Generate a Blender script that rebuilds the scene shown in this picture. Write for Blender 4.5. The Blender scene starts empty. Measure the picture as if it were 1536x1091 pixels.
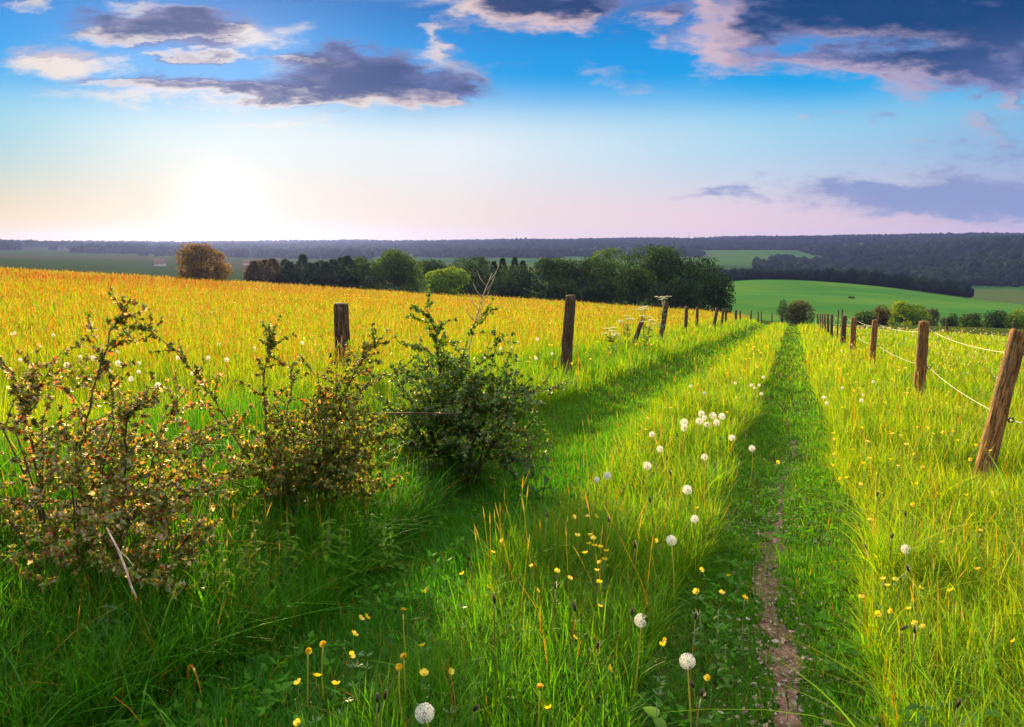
import bpy, math, random
import numpy as np
from mathutils import Vector, Matrix, Quaternion

rnd = random.Random(7)
rng = np.random.default_rng(11)
R = math.radians
scene = bpy.context.scene
col = scene.collection

# ------------------------------------------------------------------ camera
F = 1205.0                      # focal length in photo pixels (1536 wide)
H0 = 372.0                      # photo row of eye level
PITCH = math.atan((545.5 - H0) / F)
CAMZ = 1.4
cam_d = bpy.data.cameras.new('camera')
cam_d.sensor_width = 36.0
cam_d.lens = 36.0 * F / 1536.0
cam_d.clip_start = 0.05
cam_d.clip_end = 30000
cam = bpy.data.objects.new('camera', cam_d)
cam.location = (0, 0, CAMZ)
cam.rotation_euler = (math.pi / 2 - PITCH, 0, 0)
col.objects.link(cam)
scene.camera = cam


def ray(px, py):
    xc = (px - 768.0) / F
    yc = (545.5 - py) / F
    c, s = math.cos(PITCH), math.sin(PITCH)
    return np.array([xc, c + yc * s, -s + yc * c])


# ------------------------------------------------------------------ light, sky, exposure
SUN_AZ = math.atan2((335 - 768) / F, 1.0)      # east of the camera axis (negative: to the left)
SUN_EL = R(12.5)
EXPOSURE = 1.72
scene.view_settings.view_transform = 'Standard'
scene.view_settings.look = 'None'
scene.view_settings.gamma = 1.0
scene.view_settings.exposure = EXPOSURE

sun_dir = Vector((math.sin(SUN_AZ) * math.cos(SUN_EL), math.cos(SUN_AZ) * math.cos(SUN_EL), math.sin(SUN_EL)))
sun_d = bpy.data.lights.new('sun', 'SUN')
sun_d.energy = 5.0
sun_d.angle = R(0.6)
sun_d.color = (1.0, 0.76, 0.40)
sun = bpy.data.objects.new('sun', sun_d)
sun.rotation_euler = sun_dir.to_track_quat('Z', 'Y').to_euler()
sun.location = (-30, 60, 40)
col.objects.link(sun)

cy = scene.cycles
cy.max_bounces = 6
cy.diffuse_bounces = 3
cy.glossy_bounces = 2
cy.transmission_bounces = 3
cy.volume_bounces = 0
cy.transparent_max_bounces = 4
cy.use_denoising = True
cy.sample_clamp_indirect = 4.0
cy.caustics_reflective = False
cy.caustics_refractive = False


def lin(r, g, b):
    f = lambda c: (c / 255 / 12.92) if c / 255 <= 0.04045 else ((c / 255 + 0.055) / 1.055) ** 2.4
    return (f(r), f(g), f(b))


class NT:
    """small helper for building node trees"""
    def __init__(self, tree):
        self.t = tree
        self.n = tree.nodes
        self.l = tree.links

    def node(self, typ, **kw):
        nd = self.n.new(typ)
        for k, v in kw.items():
            setattr(nd, k, v)
        return nd

    def put(self, sock, v):
        if isinstance(v, bpy.types.NodeSocket):
            self.l.new(v, sock)
        elif v is not None:
            if sock.type == 'RGBA' and len(v) == 3:
                v = (*v, 1.0)
            sock.default_value = v

    def math(self, op, a, b=None, c=None, clamp=False):
        nd = self.node('ShaderNodeMath', operation=op, use_clamp=clamp)
        for i, v in enumerate((a, b, c)):
            self.put(nd.inputs[i], v)
        return nd.outputs[0]

    def vmath(self, op, a, b=None, c=None):
        nd = self.node('ShaderNodeVectorMath', operation=op)
        for i, v in enumerate((a, b, c)):
            if v is not None:
                self.put(nd.inputs[i], v)
        return nd.outputs['Value'] if op in ('LENGTH', 'DOT_PRODUCT', 'DISTANCE') else nd.outputs[0]

    def mapr(self, v, a, b, c=0.0, d=1.0, smooth=True):
        nd = self.node('ShaderNodeMapRange', interpolation_type='SMOOTHSTEP' if smooth else 'LINEAR')
        self.put(nd.inputs[0], v)
        for i, x in enumerate((a, b, c, d)):
            self.put(nd.inputs[i + 1], x)
        return nd.outputs[0]

    def mix(self, f, a, b, blend='MIX'):
        nd = self.node('ShaderNodeMix', data_type='RGBA', blend_type=blend)
        self.put(nd.inputs[0], f)
        self.put(nd.inputs[6], a)
        self.put(nd.inputs[7], b)
        return nd.outputs[2]

    def noise(self, vec, scale, detail=3, rough=0.55, dist=0.0):
        nd = self.node('ShaderNodeTexNoise')
        if vec is not None:
            self.put(nd.inputs['Vector'], vec)
        nd.inputs['Scale'].default_value = scale
        nd.inputs['Detail'].default_value = detail
        nd.inputs['Roughness'].default_value = rough
        nd.inputs['Distortion'].default_value = dist
        return nd

    def ramp(self, f, stops):
        nd = self.node('ShaderNodeValToRGB')
        e = nd.color_ramp.elements
        while len(e) < len(stops):
            e.new(0.5)
        for el, (p, c) in zip(e, stops):
            el.position = p
            el.color = (*c, 1)
        self.put(nd.inputs[0], f)
        return nd.outputs[0]


# clouds of the sky: (photo col, photo row, half width, half height, weight)
DARK_CLOUDS = [
    (180, 38, 70, 20, .9), (270, 46, 90, 26, 1.1), (325, 38, 50, 22, .8), (240, 24, 60, 12, .5), (45, 4, 46, 12, .7),
    (200, 124, 85, 11, .8), (300, 131, 80, 14, 1.0), (370, 141, 60, 11, .9), (300, 90, 46, 7, .7), (235, 92, 40, 7, .5), (350, 90, 30, 7, .6),
    (505, 84, 46, 16, .8), (540, 104, 80, 22, 1.0), (610, 126, 85, 22, 1.1), (660, 148, 50, 14, .9), (480, 132, 80, 18, 1.0), (440, 150, 50, 10, .7), (440, 92, 40, 8, .5), (515, 70, 20, 10, .5),
    (820, 2, 110, 30, 1.1), (860, 24, 40, 20, .8), (760, 0, 70, 18, .8), (690, 100, 26, 34, .28),
    (985, 20, 32, 18, .75), (990, 58, 26, 13, .5), (1122, 44, 42, 42, .8),
    (1270, 16, 140, 38, 1.25), (1430, 12, 180, 44, 1.4), (1530, 34, 70, 50, .9), (1400, 52, 60, 14, .3), (1240, 88, 100, 11, .85), (1360, 98, 100, 13, .85), (1490, 96, 90, 30, 1.1), (1520, 112, 60, 22, .8),
    (1420, 136, 60, 12, .5), (1075, 287, 52, 9, .55), (940, 104, 30, 9, .4), (1310, 174, 34, 6, .35),
    (1440, 296, 240, 26, .85), (1520, 310, 170, 24, .85), (1330, 285, 130, 16, .4), (1480, 240, 140, 28, .4), (470, 176, 60, 6, .4),
]
PALE_CLOUDS = [
    (100, 92, 70, 22, .8), (60, 96, 40, 12, .6), (160, 96, 70, 14, .5), (190, 6, 40, 10, .6), (240, 16, 60, 10, .6), (300, 16, 40, 8, .5),
    (365, 46, 40, 20, .75), (410, 60, 60, 16, .6), (450, 44, 24, 8, .45), (320, 66, 80, 12, .5), (430, 100, 60, 12, .6), (220, 146, 150, 11, .85),
    (400, 188, 100, 10, .65), (330, 165, 60, 10, .5), (560, 150, 130, 16, .65), (658, 72, 18, 22, .75), (655, 45, 26, 8, .6), (690, 108, 30, 20, .6), (640, 90, 90, 26, .3),
    (740, 18, 80, 18, .75), (690, 4, 50, 12, .6), (830, 42, 46, 12, .75), (875, 52, 16, 8, .5), (925, 112, 46, 15, .65), (950, 136, 44, 9, .4),
    (1065, 40, 40, 50, .9), (1090, 76, 34, 22, .85), (1065, 4, 36, 16, .7), (1165, 30, 20, 24, .5), (1230, 108, 110, 8, .6), (990, 58, 34, 16, .5),
    (1370, 130, 46, 22, .85), (1430, 120, 60, 14, .6), (1445, 62, 40, 12, .85), (1522, 160, 26, 22, .9), (1465, 185, 26, 16, .8), (1508, 142, 8, 6, .6),
    (1480, 214, 34, 12, .6), (1385, 208, 36, 11, .55), (1218, 174, 22, 8, .6), (1295, 170, 30, 8, .5), (1300, 245, 50, 8, .4),
    (1420, 258, 150, 16, .4), (1250, 305, 180, 12, .25),
]


def uv_of(px, py):
    d = ray(px, py)
    return d[0] / d[1], d[2] / d[1]


def density_group(name, items):
    g = bpy.data.node_groups.new(name, 'ShaderNodeTree')
    g.interface.new_socket('P', in_out='INPUT', socket_type='NodeSocketVector')
    g.interface.new_socket('D', in_out='OUTPUT', socket_type='NodeSocketFloat')
    k = NT(g)
    gi = k.node('NodeGroupInput')
    go = k.node('NodeGroupOutput')
    p = gi.outputs[0]
    total = None
    for (cx, cyy, rx, ry, w) in items:
        u, v = uv_of(cx, cyy)
        iu, iv = F / rx, F / ry
        q = k.vmath('MULTIPLY_ADD', p, (iu, iv, 0), (-u * iu, -v * iv, 0))
        d = k.vmath('DOT_PRODUCT', q, q)
        e = k.math('MULTIPLY', k.math('POWER', 2.718, k.math('MULTIPLY', d, -0.9)), w)
        total = e if total is None else k.math('ADD', total, e)
    k.l.new(total, go.inputs[0])
    return g


world = bpy.data.worlds.new('World')
scene.world = world
world.use_nodes = True
wt = world.node_tree
wt.nodes.clear()
k = NT(wt)
tc = k.node('ShaderNodeTexCoord')
dirv = k.vmath('NORMALIZE', tc.outputs['Generated'])
sep = k.node('ShaderNodeSeparateXYZ')
k.put(sep.inputs[0], dirv)
yy = k.math('MAXIMUM', sep.outputs[1], 0.12)
U = k.math('DIVIDE', sep.outputs[0], yy)
V = k.math('DIVIDE', sep.outputs[2], yy)
front = k.mapr(sep.outputs[1], 0.1, 0.35)
elev = sep.outputs[2]

sky = k.node('ShaderNodeTexSky', sky_type='NISHITA', sun_disc=False)
sky.sun_elevation = SUN_EL
sky.sun_rotation = SUN_AZ
sky.air_density = 1.0
sky.dust_density = 1.0
sky.ozone_density = 3.0
k.put(sky.inputs[0], dirv) if sky.inputs else None

# vertical colour of the air (elevation) and its change along the horizon (azimuth)
low = k.ramp(k.mapr(U, -0.75, 0.75, 0, 1, False), [
    (0.0, lin(242, 218, 160)), (0.22, lin(250, 220, 164)), (0.45, lin(248, 226, 210)), (0.68, lin(245, 214, 220)), (1.0, lin(196, 182, 212))])
mid = k.ramp(k.mapr(U, -0.75, 0.75, 0, 1, False), [
    (0.0, lin(112, 198, 222)), (0.22, lin(214, 232, 226)), (0.45, lin(234, 242, 246)), (0.68, lin(180, 220, 242)), (1.0, lin(110, 170, 220))])
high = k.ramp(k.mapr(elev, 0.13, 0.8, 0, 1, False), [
    (0.0, lin(120, 210, 244)), (0.06, lin(0, 172, 240)), (0.14, lin(0, 152, 232)), (0.21, lin(0, 120, 200)), (0.42, (1.4, 1.42, 1.4)), (1.0, (1.9, 1.92, 1.88))])  # bright upper stops: unseen overhead sky, raised to fill the shade below
base = k.mix(k.mapr(elev, 0.015, 0.125), low, mid)
wob = k.noise(dirv, 2.2, 2, 0.5)
ev2 = k.math('ADD', elev, k.math('MULTIPLY', k.math('SUBTRACT', wob.outputs[0], 0.5), 0.07))
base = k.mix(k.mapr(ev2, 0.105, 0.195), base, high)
# the glow round the sun
glow_dir = ray(335, 318)
glow_dir = glow_dir / np.linalg.norm(glow_dir)
dt = k.vmath('DOT_PRODUCT', dirv, tuple(float(x) for x in glow_dir))
ang = k.math('ARCCOSINE', k.math('MINIMUM', dt, 0.999999))
wide = k.math('POWER', 2.718, k.math('MULTIPLY', k.math('MULTIPLY', ang, ang), -38.0))
core = k.math('POWER', 2.718, k.math('MULTIPLY', k.math('MULTIPLY', ang, ang), -700.0))
base = k.mix(k.math('MULTIPLY', wide, 0.26), base, lin(255, 246, 222))
base = k.mix(core, base, (1.25, 1.22, 1.12))

# clouds
dark_g = density_group('dark_cloud_density', DARK_CLOUDS)
pale_g = density_group('pale_cloud_density', PALE_CLOUDS)
cmb = k.node('ShaderNodeCombineXYZ')
k.put(cmb.inputs[0], U)
k.put(cmb.inputs[1], V)
P0 = cmb.outputs[0]
Pn = k.vmath('MULTIPLY', P0, (1.0, 3.0, 1.0))
n1 = k.noise(Pn, 9.0, 6, 0.62)
n2 = k.noise(Pn, 26.0, 5, 0.65)
wv = k.vmath('MULTIPLY_ADD', k.vmath('SUBTRACT', n1.outputs['Color'], (0.5, 0.5, 0.5)), (0.12, 0.05, 0), P0)
wv = k.vmath('MULTIPLY_ADD', k.vmath('SUBTRACT', n2.outputs['Color'], (0.5, 0.5, 0.5)), (0.05, 0.024, 0), wv)
lightvec = k.vmath('NORMALIZE', k.vmath('SUBTRACT', (uv_of(335, 318)[0], uv_of(335, 318)[1], 0), P0))
wv2 = k.vmath('MULTIPLY_ADD', lightvec, (0.016, 0.016, 0), wv)


def dens(gr, vec):
    nd = k.node('ShaderNodeGroup')
    nd.node_tree = gr
    k.put(nd.inputs[0], vec)
    return nd.outputs[0]


fray = k.math('SUBTRACT', k.noise(Pn, 12.0, 8, 0.66).outputs[0], 0.5)
fine = k.math('SUBTRACT', k.noise(Pn, 38.0, 8, 0.66, 0.5).outputs[0], 0.5)
soft = k.noise(k.vmath('MULTIPLY', P0, (1.0, 2.6, 1.0)), 7.0, 4, 0.55)
dd0 = dens(dark_g, wv)
dd1 = dens(dark_g, wv2)
pd0 = dens(pale_g, wv)
pd1 = dens(pale_g, wv2)
body = k.math('ADD', k.math('ADD', dd0, k.math('MULTIPLY', fray, 1.15)), k.math('MULTIPLY', fine, 0.9))
pbody = k.math('ADD', k.math('ADD', pd0, k.math('MULTIPLY', fray, 1.3)), k.math('MULTIPLY', fine, 0.95))
pale_a = k.mapr(pbody, 0.18, 1.25)
dark_a = k.mapr(body, 0.16, 0.92)
lit = k.math('MULTIPLY', k.mapr(k.math('SUBTRACT', dd0, dd1), 0.04, 0.36), k.mapr(body, 1.6, 0.4))
pale_c = k.ramp(k.mapr(U, -0.65, 0.7, 0, 1, False), [
    (0.0, lin(250, 228, 206)), (0.3, lin(255, 238, 216)), (0.55, lin(246, 206, 198)), (0.72, lin(214, 184, 198)), (1.0, lin(178, 170, 202))])
pale_sh = k.mix(k.mapr(U, -0.3, 0.5), lin(214, 190, 184), lin(132, 136, 178))
pale_c2 = k.mix(k.mapr(k.math('ADD', k.math('SUBTRACT', pd0, pd1), k.math('MULTIPLY', fray, .5)), -0.25, 0.2), pale_sh, pale_c)
# body colour: navy high up, mauve lower down, with soft mottling
high_c = k.mix(k.mapr(U, -0.2, 0.35), lin(44, 64, 112), lin(6, 62, 116))
low_c = k.mix(k.mapr(U, -0.2, 0.35), lin(48, 66, 122), lin(84, 98, 154))
core_c = k.mix(k.mapr(k.math('ADD', V, k.math('MULTIPLY', k.math('SUBTRACT', soft.outputs[0], 0.5), 0.16)), 0.17, 0.285), low_c, high_c)
edge_c = k.mix(k.mapr(U, -0.3, 0.35), lin(104, 116, 168), lin(138, 142, 192))
core_c = k.mix(k.mapr(k.math('ADD', body, k.math('MULTIPLY', k.math('SUBTRACT', soft.outputs[0], 0.5), 2.2)), 0.35, 1.55), edge_c, core_c)
core_c = k.mix(k.mapr(V, 0.13, 0.07), core_c, lin(138, 156, 204))
mot = k.noise(k.vmath('MULTIPLY', P0, (1.0, 3.2, 1.0)), 9.5, 5, 0.6)
core_c = k.mix(k.mapr(mot.outputs[0], 0.52, 0.74, 0, 0.55), core_c, k.mix(k.mapr(U, -0.2, 0.3), lin(160, 156, 188), lin(150, 146, 194)))
dark_c = k.mix(k.math('MULTIPLY', lit, 0.9), core_c, pale_c)
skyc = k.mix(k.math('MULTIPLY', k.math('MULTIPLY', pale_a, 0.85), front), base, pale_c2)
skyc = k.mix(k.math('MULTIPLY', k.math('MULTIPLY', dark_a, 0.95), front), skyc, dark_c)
# air close to the horizon below eye level: plain
SKY_STRENGTH = 0.1
gain = 1.0 / (SKY_STRENGTH * 2 ** EXPOSURE)
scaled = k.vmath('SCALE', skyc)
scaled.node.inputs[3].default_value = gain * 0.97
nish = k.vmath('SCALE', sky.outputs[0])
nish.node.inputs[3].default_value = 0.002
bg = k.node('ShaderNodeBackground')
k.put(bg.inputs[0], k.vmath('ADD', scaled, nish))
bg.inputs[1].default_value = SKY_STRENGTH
wo = k.node('ShaderNodeOutputWorld')
k.l.new(bg.outputs[0], wo.inputs[0])
world.cycles.sampling_method = 'MANUAL'
world.cycles.sample_map_resolution = 512


# ------------------------------------------------------------------ terrain
SA, SB = -0.0605, -0.0545        # slope of the plateau across and along the view
THETA = math.atan2(1190 - 768, F)    # direction of the track
CT, ST = math.cos(THETA), math.sin(THETA)


def smooth(x, a, b):
    t = np.clip((x - a) / (b - a), 0, 1)
    return t * t * (3 - 2 * t)


def vnoise(x, y, seed=0):
    """value noise on arrays"""
    xi = np.floor(x).astype(np.int64)
    yi = np.floor(y).astype(np.int64)
    fx, fy = x - xi, y - yi
    fx = fx * fx * (3 - 2 * fx)
    fy = fy * fy * (3 - 2 * fy)

    def h(a, b):
        n = (a * 374761393 + b * 668265263 + seed * 1442695041) & 0x7fffffff
        n = ((n ^ (n >> 13)) * 1274126177) & 0x7fffffff
        return ((n ^ (n >> 16)) & 0xffff) / 65535.0
    return (h(xi, yi) * (1 - fx) + h(xi + 1, yi) * fx) * (1 - fy) + (h(xi, yi + 1) * (1 - fx) + h(xi + 1, yi + 1) * fx) * fy


def fbm(x, y, seed=0, oct=3):
    s, a, t = 0, 1, 0
    for o in range(oct):
        s = s + a * vnoise(x * 2 ** o, y * 2 ** o, seed + o)
        t += a
        a *= 0.5
    return s / t


def track_s(x, y):
    return x * CT - y * ST


def track_t(x, y):
    return x * ST + y * CT


# profile of the far land: photo column -> rows at the distances KN
KN = [60, 120, 190, 260, 340, 450, 600, 700, 850, 1000, 1500, 2000, 2500, 3200, 4300, 6500]
PROF = {
    -900: [None, None, None, 412, 410, 406, 402, 400, 396, 392, 386, 380, 374, 371, 369, 376],
    0:    [None, None, None, 410, 409, 405, 401, 397, 392, 388, 381, 376, 372, 371, 369, 376],
    300:  [None, None, None, 430, 424, 418, 411, 406, 399, 394, 386, 379, 373, 371, 368, 376],
    600:  [None, None, None, 444, 438, 430, 420, 413, 404, 398, 388, 384, 374, 368, 365, 376],
    900:  [None, None, None, 468, 462, 450, 432, 424, 412, 404, 392, 386, 373, 366, 363, 376],
    1060: [None, None, None, 478, 470, 448, 424, 424, 416, 408, 396, 386, 372, 364, 361, 374],
    1120: [None, None, 484, 486, 476, 444, 417, 420, 418, 412, 398, 386, 372, 363, 360, 374],
    1200: [None, 488, 492, 490, 478, 446, 418, 422, 424, 418, 402, 384, 372, 362, 359, 374],
    1300: [None, 486, 492, 492, 480, 450, 425, 432, 434, 428, 406, 380, 368, 361, 358, 372],
    1400: [None, 487, 494, 494, 482, 456, 436, 446, 446, 436, 400, 372, 364, 360, 357, 372],
    1536: [None, 492, 500, 500, 488, 464, 458, 470, 458, 440, 388, 362, 363, 358, 355, 370],
    1900: [None, 512, 520, 515, 505, 485, 470, 470, 450, 430, 374, 344, 350, 354, 352, 370],
    2500: [None, 540, 545, 540, 530, 500, 480, 470, 450, 430, 370, 340, 346, 352, 352, 370],
}
cols_px = sorted(PROF)
cols_az = np.array([math.atan2(p - 768, F) for p in cols_px])


def plane_z(x, y):
    return SA * x + SB * y


tab = np.zeros((len(cols_px), len(KN)))
for i, px in enumerate(cols_px):
    a = cols_az[i]
    for j, r in enumerate(KN):
        row = PROF[px][j]
        if row is None:
            tab[i, j] = plane_z(r * math.sin(a), r * math.cos(a))
        else:
            d = ray(px, row)
            tab[i, j] = CAMZ + d[2] / math.hypot(d[0], d[1]) * r
AZG = np.linspace(cols_az[0], cols_az[-1], 241)
LRG = np.linspace(math.log(60), math.log(6500), 241)
tmp = np.array([np.interp(LRG, np.log(KN), tab[i]) for i in range(len(cols_px))])
TAB = np.array([np.interp(AZG, cols_az, tmp[:, j]) for j in range(len(LRG))]).T


def blur(a, axis, n, sig):
    ker = np.exp(-0.5 * (np.arange(-n, n + 1) / sig) ** 2)
    ker /= ker.sum()
    pad = [(0, 0), (0, 0)]
    pad[axis] = (n, n)
    p = np.pad(a, pad, mode='edge')
    return np.apply_along_axis(lambda v: np.convolve(v, ker, 'valid'), axis, p)


TAB = blur(blur(TAB, 0, 8, 3.5), 1, 6, 2.2)


def ground_z(x, y):
    x = np.asarray(x, float)
    y = np.asarray(y, float)
    r = np.hypot(x, y) + 1e-6
    az = np.arctan2(x, y)
    s, t = track_s(x, y), track_t(x, y)
    yb = np.where(y < 0, y * 0.35, y)
    zp = plane_z(x, yb)
    near = 1 - smooth(r, 40, 90)
    zp = zp + near * (-0.07 * np.exp(-((s) / 0.33) ** 2) - 0.12 * np.exp(-((s + 2.1) / 0.45) ** 2)
                      + 0.14 * smooth(s, -2.6, -4.3) + 0.10 * smooth(s, 0.5, 1.6))
    zp = zp + near * 0.10 * (fbm(x / 2.3, y / 2.3, 3, 3) - 0.5) + 0.35 * (fbm(x / 28, y / 28, 5, 2) - 0.5) * smooth(r, 15, 60)
    # far table
    fa = np.clip((az - AZG[0]) / (AZG[-1] - AZG[0]), 0, 1) * (len(AZG) - 1.001)
    fr = np.clip((np.log(r) - LRG[0]) / (LRG[-1] - LRG[0]), 0, 1) * (len(LRG) - 1.001)
    ia, ir = fa.astype(int), fr.astype(int)
    wa, wr = fa - ia, fr - ir
    zt = (TAB[ia, ir] * (1 - wa) + TAB[ia + 1, ir] * wa) * (1 - wr) + (TAB[ia, ir + 1] * (1 - wa) + TAB[ia + 1, ir + 1] * wa) * wr
    zt = zt + (fbm(x / 260, y / 260, 9, 4) - 0.5) * np.clip((r - 900) / 1500, 0, 1) * 22
    px = 768 + F * np.tan(np.clip(az, -1.2, 1.2))
    e0 = np.interp(px, [1040, 1140], [165, 62])
    e1 = np.interp(px, [1040, 1140], [205, 92])
    w = smooth(r, e0, e1)
    return zp * (1 - w) + zt * w


def gz(x, y):
    return float(ground_z(np.array([x]), np.array([y]))[0])


def hit(px, py, hh=0.0, rmax=8000):
    """the point on the view ray of a photo pixel that is hh above the ground"""
    d = ray(px, py)
    t = np.geomspace(0.8, rmax, 4000)
    p = np.array([0, 0, CAMZ])[None] + d[None] * t[:, None]
    below = p[:, 2] < ground_z(p[:, 0], p[:, 1]) + hh
    i = int(np.argmax(below)) if below.any() else len(t) - 1
    lo, hi = t[max(i - 1, 0)], t[i]
    for _ in range(24):
        m = (lo + hi) / 2
        q = d * m + np.array([0, 0, CAMZ])
        if q[2] < gz(q[0], q[1]) + hh:
            hi = m
        else:
            lo = m
    q = d * hi + np.array([0, 0, CAMZ])
    return Vector(q)


def at_depth(px, py, Y):
    d = ray(px, py)
    return Vector(d * (Y / d[1]) + np.array([0, 0, CAMZ]))


# ------------------------------------------------------------------ mesh helpers
def new_mesh(name, verts, quads=None, tris=None, color=None, smooth_faces=False):
    verts = np.asarray(verts, np.float32)
    q = np.asarray(quads, np.int32).reshape(-1, 4) if quads is not None and len(quads) else np.zeros((0, 4), np.int32)
    t = np.asarray(tris, np.int32).reshape(-1, 3) if tris is not None and len(tris) else np.zeros((0, 3), np.int32)
    me = bpy.data.meshes.new(name)
    me.vertices.add(len(verts))
    me.vertices.foreach_set('co', verts.ravel())
    nl = q.size + t.size
    me.loops.add(nl)
    me.loops.foreach_set('vertex_index', np.concatenate([q.ravel(), t.ravel()]))
    npoly = len(q) + len(t)
    me.polygons.add(npoly)
    start = np.concatenate([np.arange(len(q)) * 4, q.size + np.arange(len(t)) * 3]).astype(np.int32)
    me.polygons.foreach_set('loop_start', start)
    if smooth_faces:
        me.polygons.foreach_set('use_smooth', np.ones(npoly, bool))
    if color is not None:
        c = np.ones((len(verts), 4), np.float32)
        c[:, :3] = color
        at = me.color_attributes.new('tint', 'FLOAT_COLOR', 'POINT')
        at.data.foreach_set('color', c.ravel())
    me.update(calc_edges=True)
    me.validate()
    return me


class MB:
    """collects tubes, kites and polygons into one mesh"""
    def __init__(self):
        self.v, self.q, self.t, self.c, self.n = [], [], [], [], 0

    def add(self, v, q=None, t=None, c=(1, 1, 1)):
        v = np.asarray(v, float).reshape(-1, 3)
        self.v.append(v)
        cc = np.asarray(c, float)
        self.c.append(np.broadcast_to(cc, (len(v), 3)) if cc.ndim == 1 else cc)
        if q is not None and len(q):
            self.q.append(np.asarray(q, int).reshape(-1, 4) + self.n)
        if t is not None and len(t):
            self.t.append(np.asarray(t, int).reshape(-1, 3) + self.n)
        self.n += len(v)

    def tube(self, pts, rad, sides=5, c=(1, 1, 1), cap=True):
        pts = np.asarray(pts, float)
        n = len(pts)
        rad = np.broadcast_to(np.asarray(rad, float), (n,))
        tan = np.gradient(pts, axis=0)
        tan /= np.linalg.norm(tan, axis=1)[:, None] + 1e-9
        ref = np.array([0.0, 0, 1]) if abs(tan[0, 2]) < 0.9 else np.array([1.0, 0, 0])
        a = np.cross(tan, ref)
        a /= np.linalg.norm(a, axis=1)[:, None] + 1e-9
        b = np.cross(tan, a)
        th = np.arange(sides) * 2 * np.pi / sides
        ring = pts[:, None] + rad[:, None, None] * (np.cos(th)[None, :, None] * a[:, None] + np.sin(th)[None, :, None] * b[:, None])
        i = np.arange(n - 1)[:, None] * sides
        j = np.arange(sides)[None]
        j2 = (j + 1) % sides
        q = np.stack([i + j, i + j2, i + sides + j2, i + sides + j], -1).reshape(-1, 4)
        v = ring.reshape(-1, 3)
        t = []
        if cap:
            v = np.vstack([v, pts[-1:], pts[:1]])
            e = (n - 1) * sides
            for jj in range(sides):
                t.append((e + jj, e + (jj + 1) % sides, n * sides))
                t.append(((jj + 1) % sides, jj, n * sides + 1))
        self.add(v, q, t, c)

    def kites(self, base, along, side, length, width, c, fold=0.25):
        """leaf-shaped pairs of triangles; along/side unit vectors (N,3)"""
        base = np.asarray(base, float)
        N = len(base)
        length = np.broadcast_to(length, (N,))[:, None]
        width = np.broadcast_to(width, (N,))[:, None]
        nrm = np.cross(along, side)
        m = base + along * length * 0.45
        v = np.stack([base, m + side * width * .5 + nrm * width * fold, base + along * length, m - side * width * .5 + nrm * width * fold], 1).reshape(-1, 3)
        i = np.arange(N)[:, None] * 4
        t = np.concatenate([i + np.array([[0, 1, 2]]), i + np.array([[0, 2, 3]])])
        cc = np.asarray(c, float)
        if cc.ndim == 2:
            cc = np.repeat(cc, 4, 0)
        self.add(v, None, t, cc)

    def mesh(self, name, smooth_faces=False):
        v = np.concatenate(self.v)
        return new_mesh(name, v, np.concatenate(self.q) if self.q else None, np.concatenate(self.t) if self.t else None,
                        np.concatenate(self.c), smooth_faces)

    def build(self, name, mat, parent=None, smooth_faces=False):
        me = self.mesh(name, smooth_faces)
        me.materials.append(mat)
        o = bpy.data.objects.new(name, me)
        col.objects.link(o)
        if parent:
            o.parent = parent
        return o


def link_mesh(name, me, mat, parent=None):
    me.materials.append(mat)
    o = bpy.data.objects.new(name, me)
    col.objects.link(o)
    if parent:
        o.parent = parent
    return o


def tag(o, label=None, cat=None, group=None, kind=None):
    if label:
        o['label'] = label
    if cat:
        o['category'] = cat
    if group:
        o['group'] = group
    if kind:
        o['kind'] = kind
    return o


def empty(name, loc, label, cat, group=None):
    o = bpy.data.objects.new(name, None)
    o.empty_display_size = 0.1
    o.location = loc
    col.objects.link(o)
    return tag(o, label, cat, group)


def copy_tree(o, parent=None):
    c = o.copy()
    col.objects.link(c)
    c.parent = parent
    for ch in list(o.children):
        copy_tree(ch, c)
    return c


def unit(v):
    return v / (np.linalg.norm(v, axis=-1, keepdims=True) + 1e-9)


def rand_dirs(n):
    return unit(rng.normal(size=(n, 3)))


# ------------------------------------------------------------------ materials
def new_mat(name):
    m = bpy.data.materials.new(name)
    m.use_nodes = True
    m.node_tree.nodes.clear()
    kk = NT(m.node_tree)
    out = kk.node('ShaderNodeOutputMaterial')
    return m, kk, out


def leaf_mat(name, trans=0.5, gloss=0.06, rough=0.4, mult=(1, 1, 1), tmult=(1.25, 1.15, 0.7)):
    m, kk, out = new_mat(name)
    at = kk.node('ShaderNodeAttribute', attribute_name='tint')
    c = kk.mix(1.0, at.outputs[0], mult, 'MULTIPLY')
    ct = kk.mix(1.0, at.outputs[0], tmult, 'MULTIPLY')
    d = kk.node('ShaderNodeBsdfDiffuse')
    kk.put(d.inputs[0], c)
    tr = kk.node('ShaderNodeBsdfTranslucent')
    kk.put(tr.inputs[0], ct)
    mx = kk.node('ShaderNodeMixShader')
    mx.inputs[0].default_value = trans
    kk.l.new(d.outputs[0], mx.inputs[1])
    kk.l.new(tr.outputs[0], mx.inputs[2])
    if gloss > 0:
        g = kk.node('ShaderNodeBsdfGlossy')
        g.inputs['Roughness'].default_value = rough
        g.inputs[0].default_value = (0.9, 0.9, 0.9, 1)
        m2 = kk.node('ShaderNodeMixShader')
        m2.inputs[0].default_value = gloss
        kk.l.new(mx.outputs[0], m2.inputs[1])
        kk.l.new(g.outputs[0], m2.inputs[2])
        mx = m2
    kk.l.new(mx.outputs[0], out.inputs[0])
    return m


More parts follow.
